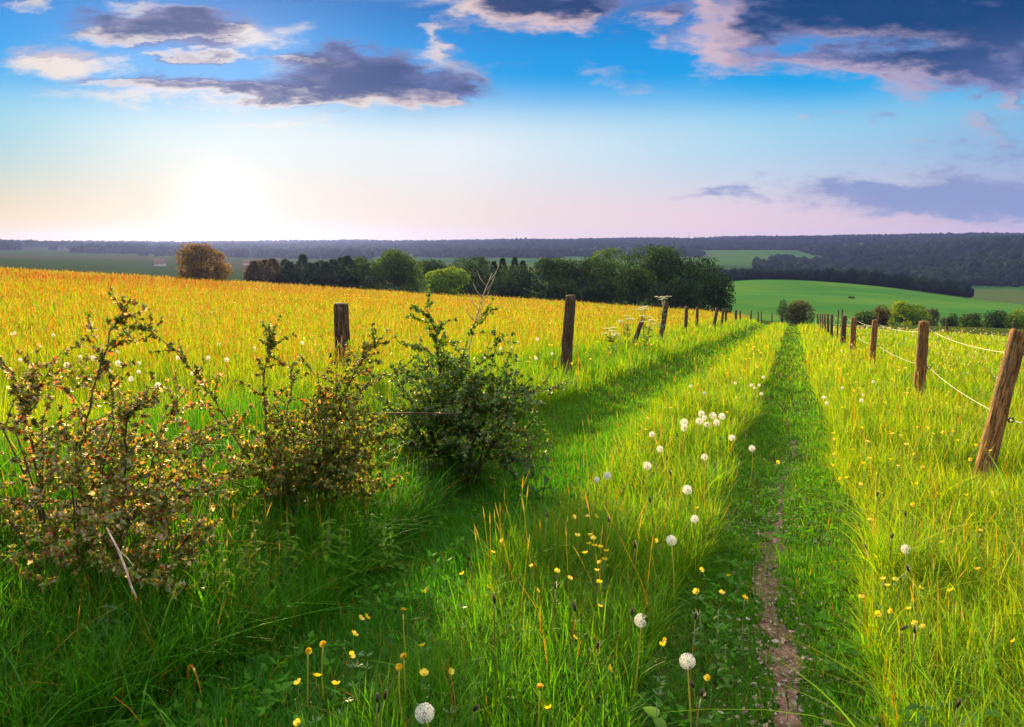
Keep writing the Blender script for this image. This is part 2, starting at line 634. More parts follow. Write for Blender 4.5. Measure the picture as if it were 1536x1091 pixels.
def bark_mat(name, c1, c2, scale=(6, 6, 1.2), bump=0.5, nscale=9.0, rough=0.85, cracks=False):
    m, kk, out = new_mat(name)
    tcn = kk.node('ShaderNodeTexCoord')
    v = kk.vmath('MULTIPLY', tcn.outputs['Object'], scale)
    n = kk.noise(v, nscale, 6, 0.65, 0.6)
    n2 = kk.noise(tcn.outputs['Object'], 5.0, 3, 0.6)
    f = kk.mapr(n.outputs[0], 0.35, 0.66)
    c = kk.mix(f, c1, c2)
    c = kk.mix(kk.mapr(n2.outputs[0], 0.5, 0.75, 0, 0.45), c, tuple(x * 0.5 for x in c1))
    hgt = n.outputs[0]
    if cracks:
        n3 = kk.noise(kk.vmath('MULTIPLY', tcn.outputs['Object'], (16, 16, 0.9)), 2.6, 4, 0.7, 0.9)
        ck = kk.mapr(kk.math('ABSOLUTE', kk.math('SUBTRACT', n3.outputs[0], 0.5)), 0.0, 0.035, 1, 0)
        c = kk.mix(kk.math('MULTIPLY', ck, 0.85), c, tuple(x * 0.22 for x in c1))
        hgt = kk.math('SUBTRACT', hgt, kk.math('MULTIPLY', ck, 0.9))
        n4 = kk.noise(tcn.outputs['Object'], 14.0, 5, 0.7)
        c = kk.mix(kk.mapr(n4.outputs[0], 0.60, 0.70, 0, 0.6), c, (0.30, 0.28, 0.20))
        n5 = kk.noise(kk.vmath('MULTIPLY', tcn.outputs['Object'], (3, 3, 1)), 2.2, 3, 0.6)
        c = kk.mix(kk.mapr(n5.outputs[0], 0.45, 0.7, 0, 0.65), c, (0.13, 0.095, 0.07))
    p = kk.node('ShaderNodeBsdfPrincipled')
    kk.put(p.inputs['Base Color'], c)
    p.inputs['Roughness'].default_value = rough
    p.inputs['Specular IOR Level'].default_value = 0.2
    b = kk.node('ShaderNodeBump')
    b.inputs['Strength'].default_value = bump
    b.inputs['Distance'].default_value = 0.012
    kk.put(b.inputs['Height'], hgt)
    kk.l.new(b.outputs[0], p.inputs['Normal'])
    kk.l.new(p.outputs[0], out.inputs[0])
    return m


def plain_mat(name, c, rough=0.6, metal=0.0, use_tint=False):
    m, kk, out = new_mat(name)
    p = kk.node('ShaderNodeBsdfPrincipled')
    if use_tint:
        at = kk.node('ShaderNodeAttribute', attribute_name='tint')
        kk.put(p.inputs['Base Color'], kk.mix(1.0, at.outputs[0], c, 'MULTIPLY'))
    else:
        tcn = kk.node('ShaderNodeTexCoord')
        n = kk.noise(tcn.outputs['Object'], 25, 3)
        kk.put(p.inputs['Base Color'], kk.mix(n.outputs[0], tuple(x * 0.8 for x in c), tuple(min(1, x * 1.15) for x in c)))
    p.inputs['Roughness'].default_value = rough
    p.inputs['Metallic'].default_value = metal
    kk.l.new(p.outputs[0], out.inputs[0])
    return m


M_GRASS = leaf_mat('grass_blade', 0.60, 0.012, 0.45, tmult=(1.25, 1.2, 0.6))
M_LEAF = leaf_mat('bush_leaf', 0.55, 0.05, 0.45, tmult=(1.3, 1.1, 0.6))
M_TREE = leaf_mat('tree_leaf', 0.38, 0.02, 0.5)
M_PETAL = leaf_mat('yellow_petal', 0.35, 0.06, 0.3, tmult=(1, 1, 1))
M_FLUFF = leaf_mat('seed_fluff', 0.5, 0.0, tmult=(1, 1, 1))
M_STEM = leaf_mat('flower_stem', 0.35, 0.05, tmult=(1.1, 1.05, .8))
M_TWIG = bark_mat('twig_bark', (0.07, 0.038, 0.022), (0.14, 0.075, 0.045))
M_TRUNK = bark_mat('tree_bark', (0.05, 0.035, 0.024), (0.10, 0.075, 0.05), nscale=3)
M_POST = bark_mat('weathered_post_wood', (0.17, 0.072, 0.022), (0.42, 0.20, 0.065), (9, 9, 0.7), 1.0, 7.0, 0.85, True)
M_POST_OLD = bark_mat('old_post_wood', (0.065, 0.036, 0.022), (0.17, 0.095, 0.055), (9, 9, 0.7), 1.0, 7.0, 0.85, True)
M_DEADWOOD = bark_mat('dead_twig_wood', (0.30, 0.20, 0.15), (0.55, 0.40, 0.32), (6, 6, 2))
M_WOODS = leaf_mat('distant_wood_leaf', 0.1, 0.0)

# ground: soil under the grass
m, kk, out = new_mat('meadow_soil')
geo = kk.node('ShaderNodeNewGeometry')
n1_ = kk.noise(geo.outputs['Position'], 1.3, 5, 0.6)
n2_ = kk.noise(geo.outputs['Position'], 22.0, 4, 0.65)
soil = kk.mix(kk.mapr(n2_.outputs[0], 0.35, 0.65), (0.020, 0.030, 0.008), (0.055, 0.075, 0.018))
soil = kk.mix(kk.mapr(n1_.outputs[0], 0.45, 0.7, 0, 0.6), soil, (0.06, 0.085, 0.012))
p_ = kk.node('ShaderNodeBsdfPrincipled')
kk.put(p_.inputs['Base Color'], soil)
p_.inputs['Roughness'].default_value = 1.0
p_.inputs['Specular IOR Level'].default_value = 0.0
bm_ = kk.node('ShaderNodeBump')
bm_.inputs['Strength'].default_value = 0.6
bm_.inputs['Distance'].default_value = 0.02
kk.put(bm_.inputs['Height'], n2_.outputs[0])
kk.l.new(bm_.outputs[0], p_.inputs['Normal'])
kk.l.new(p_.outputs[0], out.inputs[0])
M_SOIL = m

m, kk, out = new_mat('trodden_earth')
geo = kk.node('ShaderNodeNewGeometry')
n1_ = kk.noise(geo.outputs['Position'], 6.0, 5, 0.65)
n2_ = kk.noise(geo.outputs['Position'], 60.0, 4, 0.7)
vor = kk.node('ShaderNodeTexVoronoi')
kk.put(vor.inputs['Vector'], geo.outputs['Position'])
vor.inputs['Scale'].default_value = 55.0
e = kk.mix(kk.mapr(n1_.outputs[0], 0.35, 0.65), (0.085, 0.040, 0.028), (0.26, 0.14, 0.105))
e = kk.mix(kk.mapr(n2_.outputs[0], 0.5, 0.7, 0, 0.7), e, (0.33, 0.23, 0.19))
e = kk.mix(kk.mapr(n2_.outputs[0], 0.42, 0.28, 0, 0.8), e, (0.035, 0.022, 0.014))
p_ = kk.node('ShaderNodeBsdfPrincipled')
kk.put(p_.inputs['Base Color'], e)
p_.inputs['Roughness'].default_value = 1.0
p_.inputs['Specular IOR Level'].default_value = 0.1
bm_ = kk.node('ShaderNodeBump')
bm_.inputs['Strength'].default_value = 0.9
bm_.inputs['Distance'].default_value = 0.012
kk.put(bm_.inputs['Height'], kk.math('ADD', n2_.outputs[0], vor.outputs[0]))
kk.l.new(bm_.outputs[0], p_.inputs['Normal'])
kk.l.new(p_.outputs[0], out.inputs[0])
M_EARTH = m

m, kk, out = new_mat('far_fields')
at = kk.node('ShaderNodeAttribute', attribute_name='tint')
geo = kk.node('ShaderNodeNewGeometry')
n1_ = kk.noise(geo.outputs['Position'], 0.02, 5, 0.6)
n2_ = kk.noise(kk.vmath('MULTIPLY', geo.outputs['Position'], (1, 1, 0.3)), 0.25, 5, 0.7)
c_ = kk.mix(1.0, at.outputs[0], kk.mix(n1_.outputs[0], (0.72, 0.76, 0.8), (1.3, 1.22, 1.1)), 'MULTIPLY')
c_ = kk.mix(1.0, c_, kk.mix(n2_.outputs[0], (0.8, 0.8, 0.8), (1.2, 1.2, 1.2)), 'MULTIPLY')
p_ = kk.node('ShaderNodeBsdfPrincipled')
kk.put(p_.inputs['Base Color'], c_)
p_.inputs['Roughness'].default_value = 1.0
p_.inputs['Specular IOR Level'].default_value = 0.0
kk.l.new(p_.outputs[0], out.inputs[0])
M_FIELDS = m


# ------------------------------------------------------------------ ground, path, hills
def polar_sheet(radii, azs, wrap):
    rr, aa = np.meshgrid(radii, azs, indexing='ij')
    x, y = rr * np.sin(aa), rr * np.cos(aa)
    z = ground_z(x, y)
    v = np.stack([x, y, z], -1).reshape(-1, 3)
    nr, na = rr.shape
    i = np.arange(nr - 1)[:, None] * na
    j = np.arange(na if wrap else na - 1)[None]
    j2 = (j + 1) % na
    q = np.stack([i + j, i + j2, i + na + j2, i + na + j], -1).reshape(-1, 4)
    return v, q


az_front = np.linspace(-0.72, 0.72, 420)
az_back = np.linspace(0.72, 2 * np.pi - 0.72, 90)[1:-1]
azs = np.concatenate([az_front, az_back])
R_SPLIT = 232.0
v, q = polar_sheet(np.concatenate([[0.02], np.geomspace(0.5, R_SPLIT, 230)]), azs, True)
ground = link_mesh('ground', new_mesh('ground', v, q[:, ::-1], smooth_faces=True), M_SOIL)
tag(ground, kind='structure')


def px_of(x, y):
    return 768 + F * x / np.maximum(y, 1e-3)


def forest_mask(x, y):
    """0..1: how likely the far land is wooded there"""
    r = np.hypot(x, y)
    px = np.where(y > 0.1 * r, px_of(x, y), 9999 * np.sign(x))
    n = fbm(x / 300, y / 300, 21, 3)
    f = np.zeros_like(r)
    f = np.where((r > 2350), (n > 0.40) * 1.0, f)
    f = np.where((r > 3000), (n > 0.30) * 1.0, f)
    f = np.where((r > 1250) & (r < 1480) & (px < 560), (n > 0.45) * 1.0, f)
    f = np.where((r > 1650) & (r < 2350) & (px < 1180), (n > 0.52) * 1.0, f)
    f = np.where((px > 1330 - (r - 900) * 0.10) & (r > 1050) & (r < 2250), (n > 0.12) * 1.0, f)
    f = np.where((px > 1130) & (px <= 1330) & (r > 1150) & (r < 1750), (n > 0.47) * 1.0, f)
    edge = np.interp(px, [1060, 1200, 1300, 1400, 1480], [606, 612, 596, 570, 548]) + 30 * (fbm(x / 25, y / 25, 161, 2) - 0.5)
    f = np.where((px > 1060) & (px < 1400 + 110 * (fbm(x / 30, y / 30, 171, 2) - 0.3)) & (r > edge) & (r < edge + 130), 1.0, f)
    return f


v, q = polar_sheet(np.geomspace(R_SPLIT, 5400, 170), azs, True)
r = np.hypot(v[:, 0], v[:, 1])
px = np.where(v[:, 1] > 0.1 * r, px_of(v[:, 0], v[:, 1]), 9999 * np.sign(v[:, 0]))
cl = np.zeros((len(v), 3))
# patchwork of fields: rotated cells
uu = (v[:, 0] * 0.83 + v[:, 1] * 0.55) / 230
ww = (-v[:, 0] * 0.55 + v[:, 1] * 0.83) / 340
cell = vnoise(np.floor(uu + 0.35 * vnoise(uu, ww, 40)), np.floor(ww), 33)
pal = 0.5 * np.array([[0.055, 0.15, 0.035], [0.075, 0.16, 0.03], [0.045, 0.10, 0.03], [0.10, 0.15, 0.045], [0.05, 0.13, 0.05]])
cl[:] = pal[np.clip((cell * 5).astype(int), 0, 4)]
cl[px < 520] *= np.array([0.75, 0.5, 0.5])
hill = (r < 680) & (px > 1000)
cl[hill] = np.array([0.034, 0.115, 0.022]) + np.clip(fbm(v[hill][:, 0] / 70, v[hill][:, 1] / 40, 151, 3)[:, None] - 0.35, 0, 1) * np.array([0.07, 0.05, 0.004])
strip = np.abs(((v[:, 0] * 0.3 + v[:, 1] * 0.95) / 34) % 1 - 0.5) < 0.05
cl[hill & strip] = (0.06, 0.14, 0.03)
fm = forest_mask(v[:, 0], v[:, 1])
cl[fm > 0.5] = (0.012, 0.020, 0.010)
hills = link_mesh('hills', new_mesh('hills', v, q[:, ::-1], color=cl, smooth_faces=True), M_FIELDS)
tag(hills, kind='structure')

# the trodden strip of bare earth in the right wheel track
tt = np.concatenate([np.arange(1.2, 9.0, 0.03), np.arange(9.0, 26.0, 0.12)])
ss = np.linspace(-1, 1, 25)
T_, S_ = np.meshgrid(tt, ss, indexing='ij')


def bare_width(t):
    return (np.clip(0.20 - 0.045 * (t - 2.2), 0.020, 0.20) * np.clip(3.6 * fbm(t * 1.9, t * 0 + 3.3, 61, 3) - 1.05, 0.25 * np.clip(4.6 - t, 0, 1), 1.3) * (t < 13))


wl = bare_width(T_) * np.clip(-0.55 + 3.1 * fbm(T_ * 7, T_ * 0 + np.sign(S_) * 9, 71, 4), 0, 2)
off = 0.05 * np.sin(T_ * 0.9) + 0.03 * np.sin(T_ * 2.3 + 1)
SS = off + S_ * np.maximum(wl, 0.008)
X_, Y_ = T_ * ST + SS * CT, T_ * CT - SS * ST
Z_ = ground_z(X_, Y_) + np.where(wl < 0.010, -0.08, 0.004) + 0.022 * (fbm(X_ * 9, Y_ * 9, 81, 4) - 0.3) * (1 - np.abs(S_) ** 4)
v = np.stack([X_, Y_, Z_], -1).reshape(-1, 3)
nr, na = T_.shape
i = np.arange(nr - 1)[:, None] * na
j = np.arange(na - 1)[None]
q = np.stack([i + j, i + j + 1, i + na + j + 1, i + na + j], -1).reshape(-1, 4)
path = link_mesh('path', new_mesh('path', v, q, smooth_faces=True), M_EARTH)
tag(path, kind='structure')


# ------------------------------------------------------------------ grass
def blades(x, y, h, w, azm, lean, curve, seg, colr, tipc=None, z=None):
    """many grass blades as tapering strips -> verts, quads, tris, colours"""
    N = len(x)
    if z is None:
        z = ground_z(x, y) - 0.01
    base = np.stack([x, y, z], -1)
    d = np.stack([np.cos(azm), np.sin(azm), 0 * azm], -1)
    tw = azm + np.pi / 2 + rng.uniform(-0.9, 0.9, N)
    s = np.stack([np.cos(tw), np.sin(tw), 0 * azm], -1)
    tk = np.arange(seg + 1) / seg
    hor = h[:, None] * (lean[:, None] * tk + curve[:, None] * tk ** 2.2)
    ver = h[:, None] * (tk - 0.42 * np.clip(curve, 0, 1.5)[:, None] * tk ** 2.6)
    c = base[:, None] + d[:, None] * hor[..., None]
    c[..., 2] += ver
    ww = w[:, None] * (0.62 + 0.9 * tk - 1.45 * tk ** 2)
    ww = np.maximum(ww, 0)
    L = c[:, :seg] - s[:, None] * (ww[:, :seg, None] * 0.5)
    Rr = c[:, :seg] + s[:, None] * (ww[:, :seg, None] * 0.5)
    per = 2 * seg + 1
    v = np.empty((N, per, 3))
    v[:, 0:2 * seg:2] = L
    v[:, 1:2 * seg:2] = Rr
    v[:, -1] = c[:, -1]
    o = np.arange(N)[:, None] * per
    qs = [o + np.array([[2 * a, 2 * a + 1, 2 * a + 3, 2 * a + 2]]) for a in range(seg - 1)]
    q = np.concatenate(qs) if qs else np.zeros((0, 4), int)
    t = o + np.array([[2 * seg - 2, 2 * seg - 1, 2 * seg]])
    cc = np.repeat(colr[:, None], per, 1)
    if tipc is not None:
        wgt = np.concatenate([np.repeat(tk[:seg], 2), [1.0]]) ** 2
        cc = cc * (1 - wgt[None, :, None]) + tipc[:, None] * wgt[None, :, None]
    return v.reshape(-1, 3), q, t, cc.reshape(-1, 3)


class Acc:
    def __init__(self):
        self.v, self.q, self.t, self.c, self.n = [], [], [], [], 0

    def add(self, v, q, t, c):
        self.v.append(v.astype(np.float32))
        self.q.append((q + self.n).astype(np.int32))
        self.t.append((t + self.n).astype(np.int32))
        self.c.append(c.astype(np.float32))
        self.n += len(v)

    def obj(self, name, mat):
        me = new_mesh(name, np.concatenate(self.v), np.concatenate(self.q), np.concatenate(self.t), np.concatenate(self.c))
        return link_mesh(name, me, mat)


def scatter(n, r0, r1, a0=-0.86, a1=0.86, power=0.0):
    """points spread evenly in log distance (power 0) or area (power 1)"""
    u = rng.random(n)
    if power == 0:
        r = r0 * (r1 / r0) ** u
    else:
        r = np.sqrt(r0 ** 2 + u * (r1 ** 2 - r0 ** 2))
    a = rng.uniform(a0, a1, n)
    return r * np.sin(a), r * np.cos(a)


LUSH = np.array([0.022, 0.150, 0.003])
GREEN = np.array([0.070, 0.215, 0.003])
YELLOW = np.array([0.205, 0.275, 0.003])
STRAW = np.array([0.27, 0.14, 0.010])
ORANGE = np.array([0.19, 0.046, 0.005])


def zone_of(x, y):
    s = track_s(x, y) + 0.22 * (fbm(x / 1.1, y / 1.1, 91, 2) - 0.5)
    z = np.full(len(x), 3)             # 0 meadow 1 bank 2 left track 3 mid 4 right track 5 right verge 6 pasture
    z[s < -4.4] = 0
    t = track_t(x, y)
    lo, hi = np.interp(t, [3, 8], [-1.95, -2.75]), np.interp(t, [3, 8], [-1.25, -1.45])
    z[(s >= -4.4) & (s < lo)] = 1
    z[(s >= lo) & (s < hi)] = 2
    z[(s >= hi) & (s < -0.42)] = 3
    z[(s >= -0.42) & (s < 0.42)] = 4
    z[(s >= 0.42) & (s < 2.1)] = 5
    z[s >= 2.1] = 6
    return z, s


ZH = np.array([0.36, 0.36, 0.12, 0.30, 0.085, 0.32, 0.28])
grass_acc = {k_: Acc() for k_ in ('meadow', 'verge', 'track', 'pasture')}
ZNAME = ['meadow', 'verge', 'track', 'verge', 'track', 'verge', 'pasture']
flower_keep = []


def sow(n, r0, r1, seg, power=0.0, wmul=1.0, hmul=1.0, a0=-0.86, a1=0.86, only=None, broad=False):
    x, y = scatter(n, r0, r1, a0, a1, power)
    z, s = zone_of(x, y)
    r = np.hypot(x, y)
    keep = np.ones(n, bool)
    # bare earth and thin grass in the wheel tracks
    t = track_t(x, y)
    offc = 0.05 * np.sin(t * 0.9) + 0.03 * np.sin(t * 2.3 + 1)
    bw = bare_width(t) * 1.05
    keep &= ~((np.abs(track_s(x, y) - offc) < bw) & (t < 26) & (rng.random(n) < 0.72))
    edge = np.interp(px_of(x, y), [1040, 1140], [188, 86])
    keep &= (r < edge + rng.normal(0, 1.5, n))
    if only is not None:
        keep &= np.isin(z, only)
    x, y, z, s, r = x[keep], y[keep], z[keep], s[keep], r[keep]
    N = len(x)
    clump = fbm(x / 0.5, y / 0.5, 101, 2)
    big = fbm(x / 3.5, y / 3.5, 111, 3)
    h = ZH[z] * (0.45 + 0.75 * rng.random(N)) * (0.6 + 0.8 * clump) * hmul
    # left front corner and the foot of the bushes grow long and rank
    h *= 1 + 0.25 * (big - 0.5)
    h *= np.where(z == 0, np.interp(r, [12, 45], [1.0, 0.8]), 1.0)
    h *= np.where(s < -2.0, 1.0, np.interp(r, [1.5, 3.0, 6, 20, 40], [0.62, 0.85, 1, 1.1, 1.3]))
    for (qx, qy) in ((at_depth(1488, 600, 6.5).x, 6.5), (at_depth(1382, 600, 12.0).x, 12.0), (at_depth(513, 600, 10.6).x, 10.6), (at_depth(848, 600, 13.0).x, 13.0)):
        dd_ = np.hypot(x - qx * (1 - 0.3 / qy), y - qy + 0.3)
        h *= 0.4 + 0.6 * smooth(dd_, 0.25, 0.75)
    tall = rng.random(N) < 0.06
    h[tall] *= 1.35
    w = np.maximum(0.0032 + 0.004 * rng.random(N), 0.8 * r / 803) * wmul
    if broad:
        w = 0.007 + 0.008 * rng.random(N)
    azm = rng.uniform(0, 2 * np.pi, N) * 0.9 + 0.5 * (clump - 0.5) * 8
    if broad:
        h *= rng.uniform(0.8, 1.35, N)
    lean = np.abs(rng.normal(0.12, 0.14, N))
    curve = np.abs(rng.normal(0.30, 0.42, N)) + (0.45 if broad else 0)
    # colour: lush in the tracks and near left, yellower on the strips, sunset glow painted in as orange towards the far left meadow
    yl = np.select([z == 0, z == 1, z == 2, z == 3, z == 4, z == 5, z == 6], [0.80, 0.66, 0.45, 0.80, 0.48, 0.85, 0.8])
    yl = yl + 0.5 * (big - 0.5) + rng.normal(0, 0.2, N)
    yl *= np.where(s > 0.4, np.interp(r, [2, 5], [0.8, 1]), np.interp(r, [2, 4, 8], [0.6, 0.85, 1]))
    yl = np.where((s < -1.4) & (r < 7) & (z != 0), yl * 0.5, yl)
    yl = np.where(z == 0, 0.95 + 0.5 * (big - 0.5) + rng.normal(0, .2, N), yl)
    yl = np.clip(yl, 0, 1)[:, None]
    c = np.where(yl < 0.5, LUSH + (GREEN - LUSH) * yl * 2, GREEN + (YELLOW - GREEN) * (yl - 0.5) * 2)
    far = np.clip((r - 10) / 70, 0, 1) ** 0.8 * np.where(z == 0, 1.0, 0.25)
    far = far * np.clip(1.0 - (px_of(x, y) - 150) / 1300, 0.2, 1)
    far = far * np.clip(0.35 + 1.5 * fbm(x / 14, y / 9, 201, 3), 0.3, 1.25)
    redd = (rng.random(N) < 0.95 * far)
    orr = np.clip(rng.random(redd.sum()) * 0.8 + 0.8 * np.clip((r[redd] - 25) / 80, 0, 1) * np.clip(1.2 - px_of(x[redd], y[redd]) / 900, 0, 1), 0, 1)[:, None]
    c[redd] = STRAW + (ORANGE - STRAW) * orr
    if broad:
        c = np.clip(c * 1.25, 0, 0.35)
    dry = rng.random(N) < 0.03
    c[dry] = STRAW
    c *= rng.uniform(0.8, 1.25, (N, 1))
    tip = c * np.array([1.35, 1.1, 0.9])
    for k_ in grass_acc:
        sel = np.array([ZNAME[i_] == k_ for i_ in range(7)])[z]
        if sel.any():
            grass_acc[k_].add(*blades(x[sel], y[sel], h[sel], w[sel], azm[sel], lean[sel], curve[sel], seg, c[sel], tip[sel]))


GD = 1.3
sow(int(100000 * GD), 0.7, 5.0, 5, power=1.0)
sow(int(95000 * GD), 5.0, 11, 4, power=0.6)
sow(int(150000 * GD), 11, 40, 3)
sow(int(150000 * GD), 40, 215, 2)
# low dense turf in the tracks
sow(int(70000 * GD), 1.45, 9.0, 3, power=1.0, only=[2, 4], wmul=0.9, hmul=0.8)
# broad rank blades low on the left and along the bank
sow(5200, 1.6, 5.5, 7, power=1.0, a0=-0.86, a1=-0.02, only=[0, 1], hmul=0.95, broad=True)
sow(2600, 2.2, 9.0, 6, power=1.0, only=[1, 3, 5], hmul=0.95, broad=True)
sow(1300, 2.0, 6.0, 7, power=1.0, a0=0.38, a1=0.66, only=[5], hmul=1.2, broad=True)

# grass stalks with seed heads over the meadow and on the strips
def seed_stalks(n, r0, r1, zones, hscale, heads):
    x, y = scatter(n, r0, r1)
    z, s = zone_of(x, y)
    r = np.hypot(x, y)
    edge = np.interp(px_of(x, y), [1040, 1140], [188, 86])
    kp = np.isin(z, zones) & (r < edge)
    x, y, z, r = x[kp], y[kp], z[kp], r[kp]
    N = len(x)
    h = hscale * (0.7 + 0.6 * rng.random(N))
    bz = ground_z(x, y)
    azm = rng.uniform(0, 2 * np.pi, N)
    lean = np.abs(rng.normal(0.08, 0.1, N))
    d = np.stack([np.cos(azm), np.sin(azm), 0 * azm], -1)
    b = np.stack([x, y, bz], -1)
    wd = np.maximum(0.0016, 0.35 * r / 803)
    hd = np.maximum(0.003 + 0.004 * rng.random(N), 0.72 * r / 803)
    tk = np.array([0, 0.45, 0.86, 0.90, 0.95, 1.0])
    wk = np.stack([wd, wd, wd * .9, hd, hd * .7, wd * .4], 1)
    c = b[:, None] + d[:, None] * (h[:, None] * lean[:, None] * (tk + tk ** 2))[..., None]
    c[..., 2] += h[:, None] * tk
    a2 = rng.uniform(0, np.pi, N)
    s2 = np.stack([np.cos(a2), np.sin(a2), 0 * a2], -1)
    v = np.stack([c - s2[:, None] * wk[..., None] / 2, c + s2[:, None] * wk[..., None] / 2], 2).reshape(N, 12, 3)
    o = np.arange(N)[:, None] * 12
    q = np.concatenate([o + np.array([[2 * a, 2 * a + 1, 2 * a + 3, 2 * a + 2]]) for a in range(5)])
    stem = GREEN + (STRAW - GREEN) * rng.random((N, 1))
    hc = heads[0] + (heads[1] - heads[0]) * rng.random((N, 1))
    cc = np.repeat(stem[:, None], 12, 1)
    cc[:, 6:] = hc[:, None]
    for k_ in grass_acc:
        sel = np.array([ZNAME[i_] == k_ for i_ in range(7)])[z]
        if sel.any():
            vv = v[sel]
            M = len(vv)
            oo = np.arange(M)[:, None] * 12
            qq = np.concatenate([oo + np.array([[2 * a, 2 * a + 1, 2 * a + 3, 2 * a + 2]]) for a in range(5)])
            grass_acc[k_].add(vv.reshape(-1, 3), qq, np.zeros((0, 3), int), cc[sel].reshape(-1, 3))


seed_stalks(40000, 8, 190, [0], 0.47, (ORANGE, np.array([0.30, 0.19, 0.06])))  # orange of the heads carries the same painted sunset glow
seed_stalks(3500, 3.0, 60, [1, 3, 5], 0.5, (STRAW, np.array([0.22, 0.2, 0.06])))
seed_stalks(2500, 8, 100, [6], 0.5, (STRAW, np.array([0.4, 0.33, 0.16])))
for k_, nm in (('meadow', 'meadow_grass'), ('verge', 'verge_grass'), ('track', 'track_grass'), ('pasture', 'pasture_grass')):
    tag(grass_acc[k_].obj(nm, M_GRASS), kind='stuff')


# ------------------------------------------------------------------ far woods
def ico(sub):
    import bmesh
    b = bmesh.new()
    bmesh.ops.create_icosphere(b, subdivisions=sub, radius=1.0)
    v = np.array([x.co[:] for x in b.verts])
    f = np.array([[w.index for w in x.verts] for x in b.faces])
    b.free()
    return v, f


def wood_blobs(n, r0, r1, sub, a0, a1, size):
    u = rng.random(n)
    r = r0 * (r1 / r0) ** u
    a = rng.uniform(a0, a1, n)
    x, y = r * np.sin(a), r * np.cos(a)
    kp = forest_mask(x, y) > 0.5
    x, y, r = x[kp], y[kp], r[kp]
    N = len(x)
    rad = np.minimum(9.0, size(r) * rng.uniform(0.35, 1.0, N) * (0.7 + 0.8 * fbm(x / 90, y / 90, 191, 2)))
    hh = rad * rng.uniform(0.8, 1.25, N)
    z = ground_z(x, y)
    iv, jf = ico(sub)
    M = len(iv)
    jit = 1 + np.clip(rng.normal(0, 0.13, (N, M)), -.25, .22)
    v = iv[None] * jit[..., None] * np.stack([rad, rad, hh], -1)[:, None]
    v += np.stack([x, y, z + hh * 0.75], -1)[:, None]
    t = (np.arange(N)[:, None, None] * M + jf[None]).reshape(-1, 3)
    tone = np.clip(rng.random((N, 1)) * 0.7 + 1.6 * (fbm(x / 120, y / 120, 181, 3)[:, None] - 0.45), 0, 1.4)
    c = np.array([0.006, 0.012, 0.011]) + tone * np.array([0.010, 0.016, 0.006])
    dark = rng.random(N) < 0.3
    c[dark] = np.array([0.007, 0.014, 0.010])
    return v.reshape(-1, 3), t, np.repeat(c, M, 0)


wa = Acc()
for args in ((16000, 596, 1000, 1, -0.05, 0.62, lambda r: 4.6 + 0 * r),
             (16000, 1000, 2350, 1, -0.66, 0.66, lambda r: r / 190),
             (48000, 2350, 4500, 1, -0.68, 0.68, lambda r: r / 330)):
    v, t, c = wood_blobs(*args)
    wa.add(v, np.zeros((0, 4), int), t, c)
tag(wa.obj('far_woods', M_WOODS), kind='stuff')


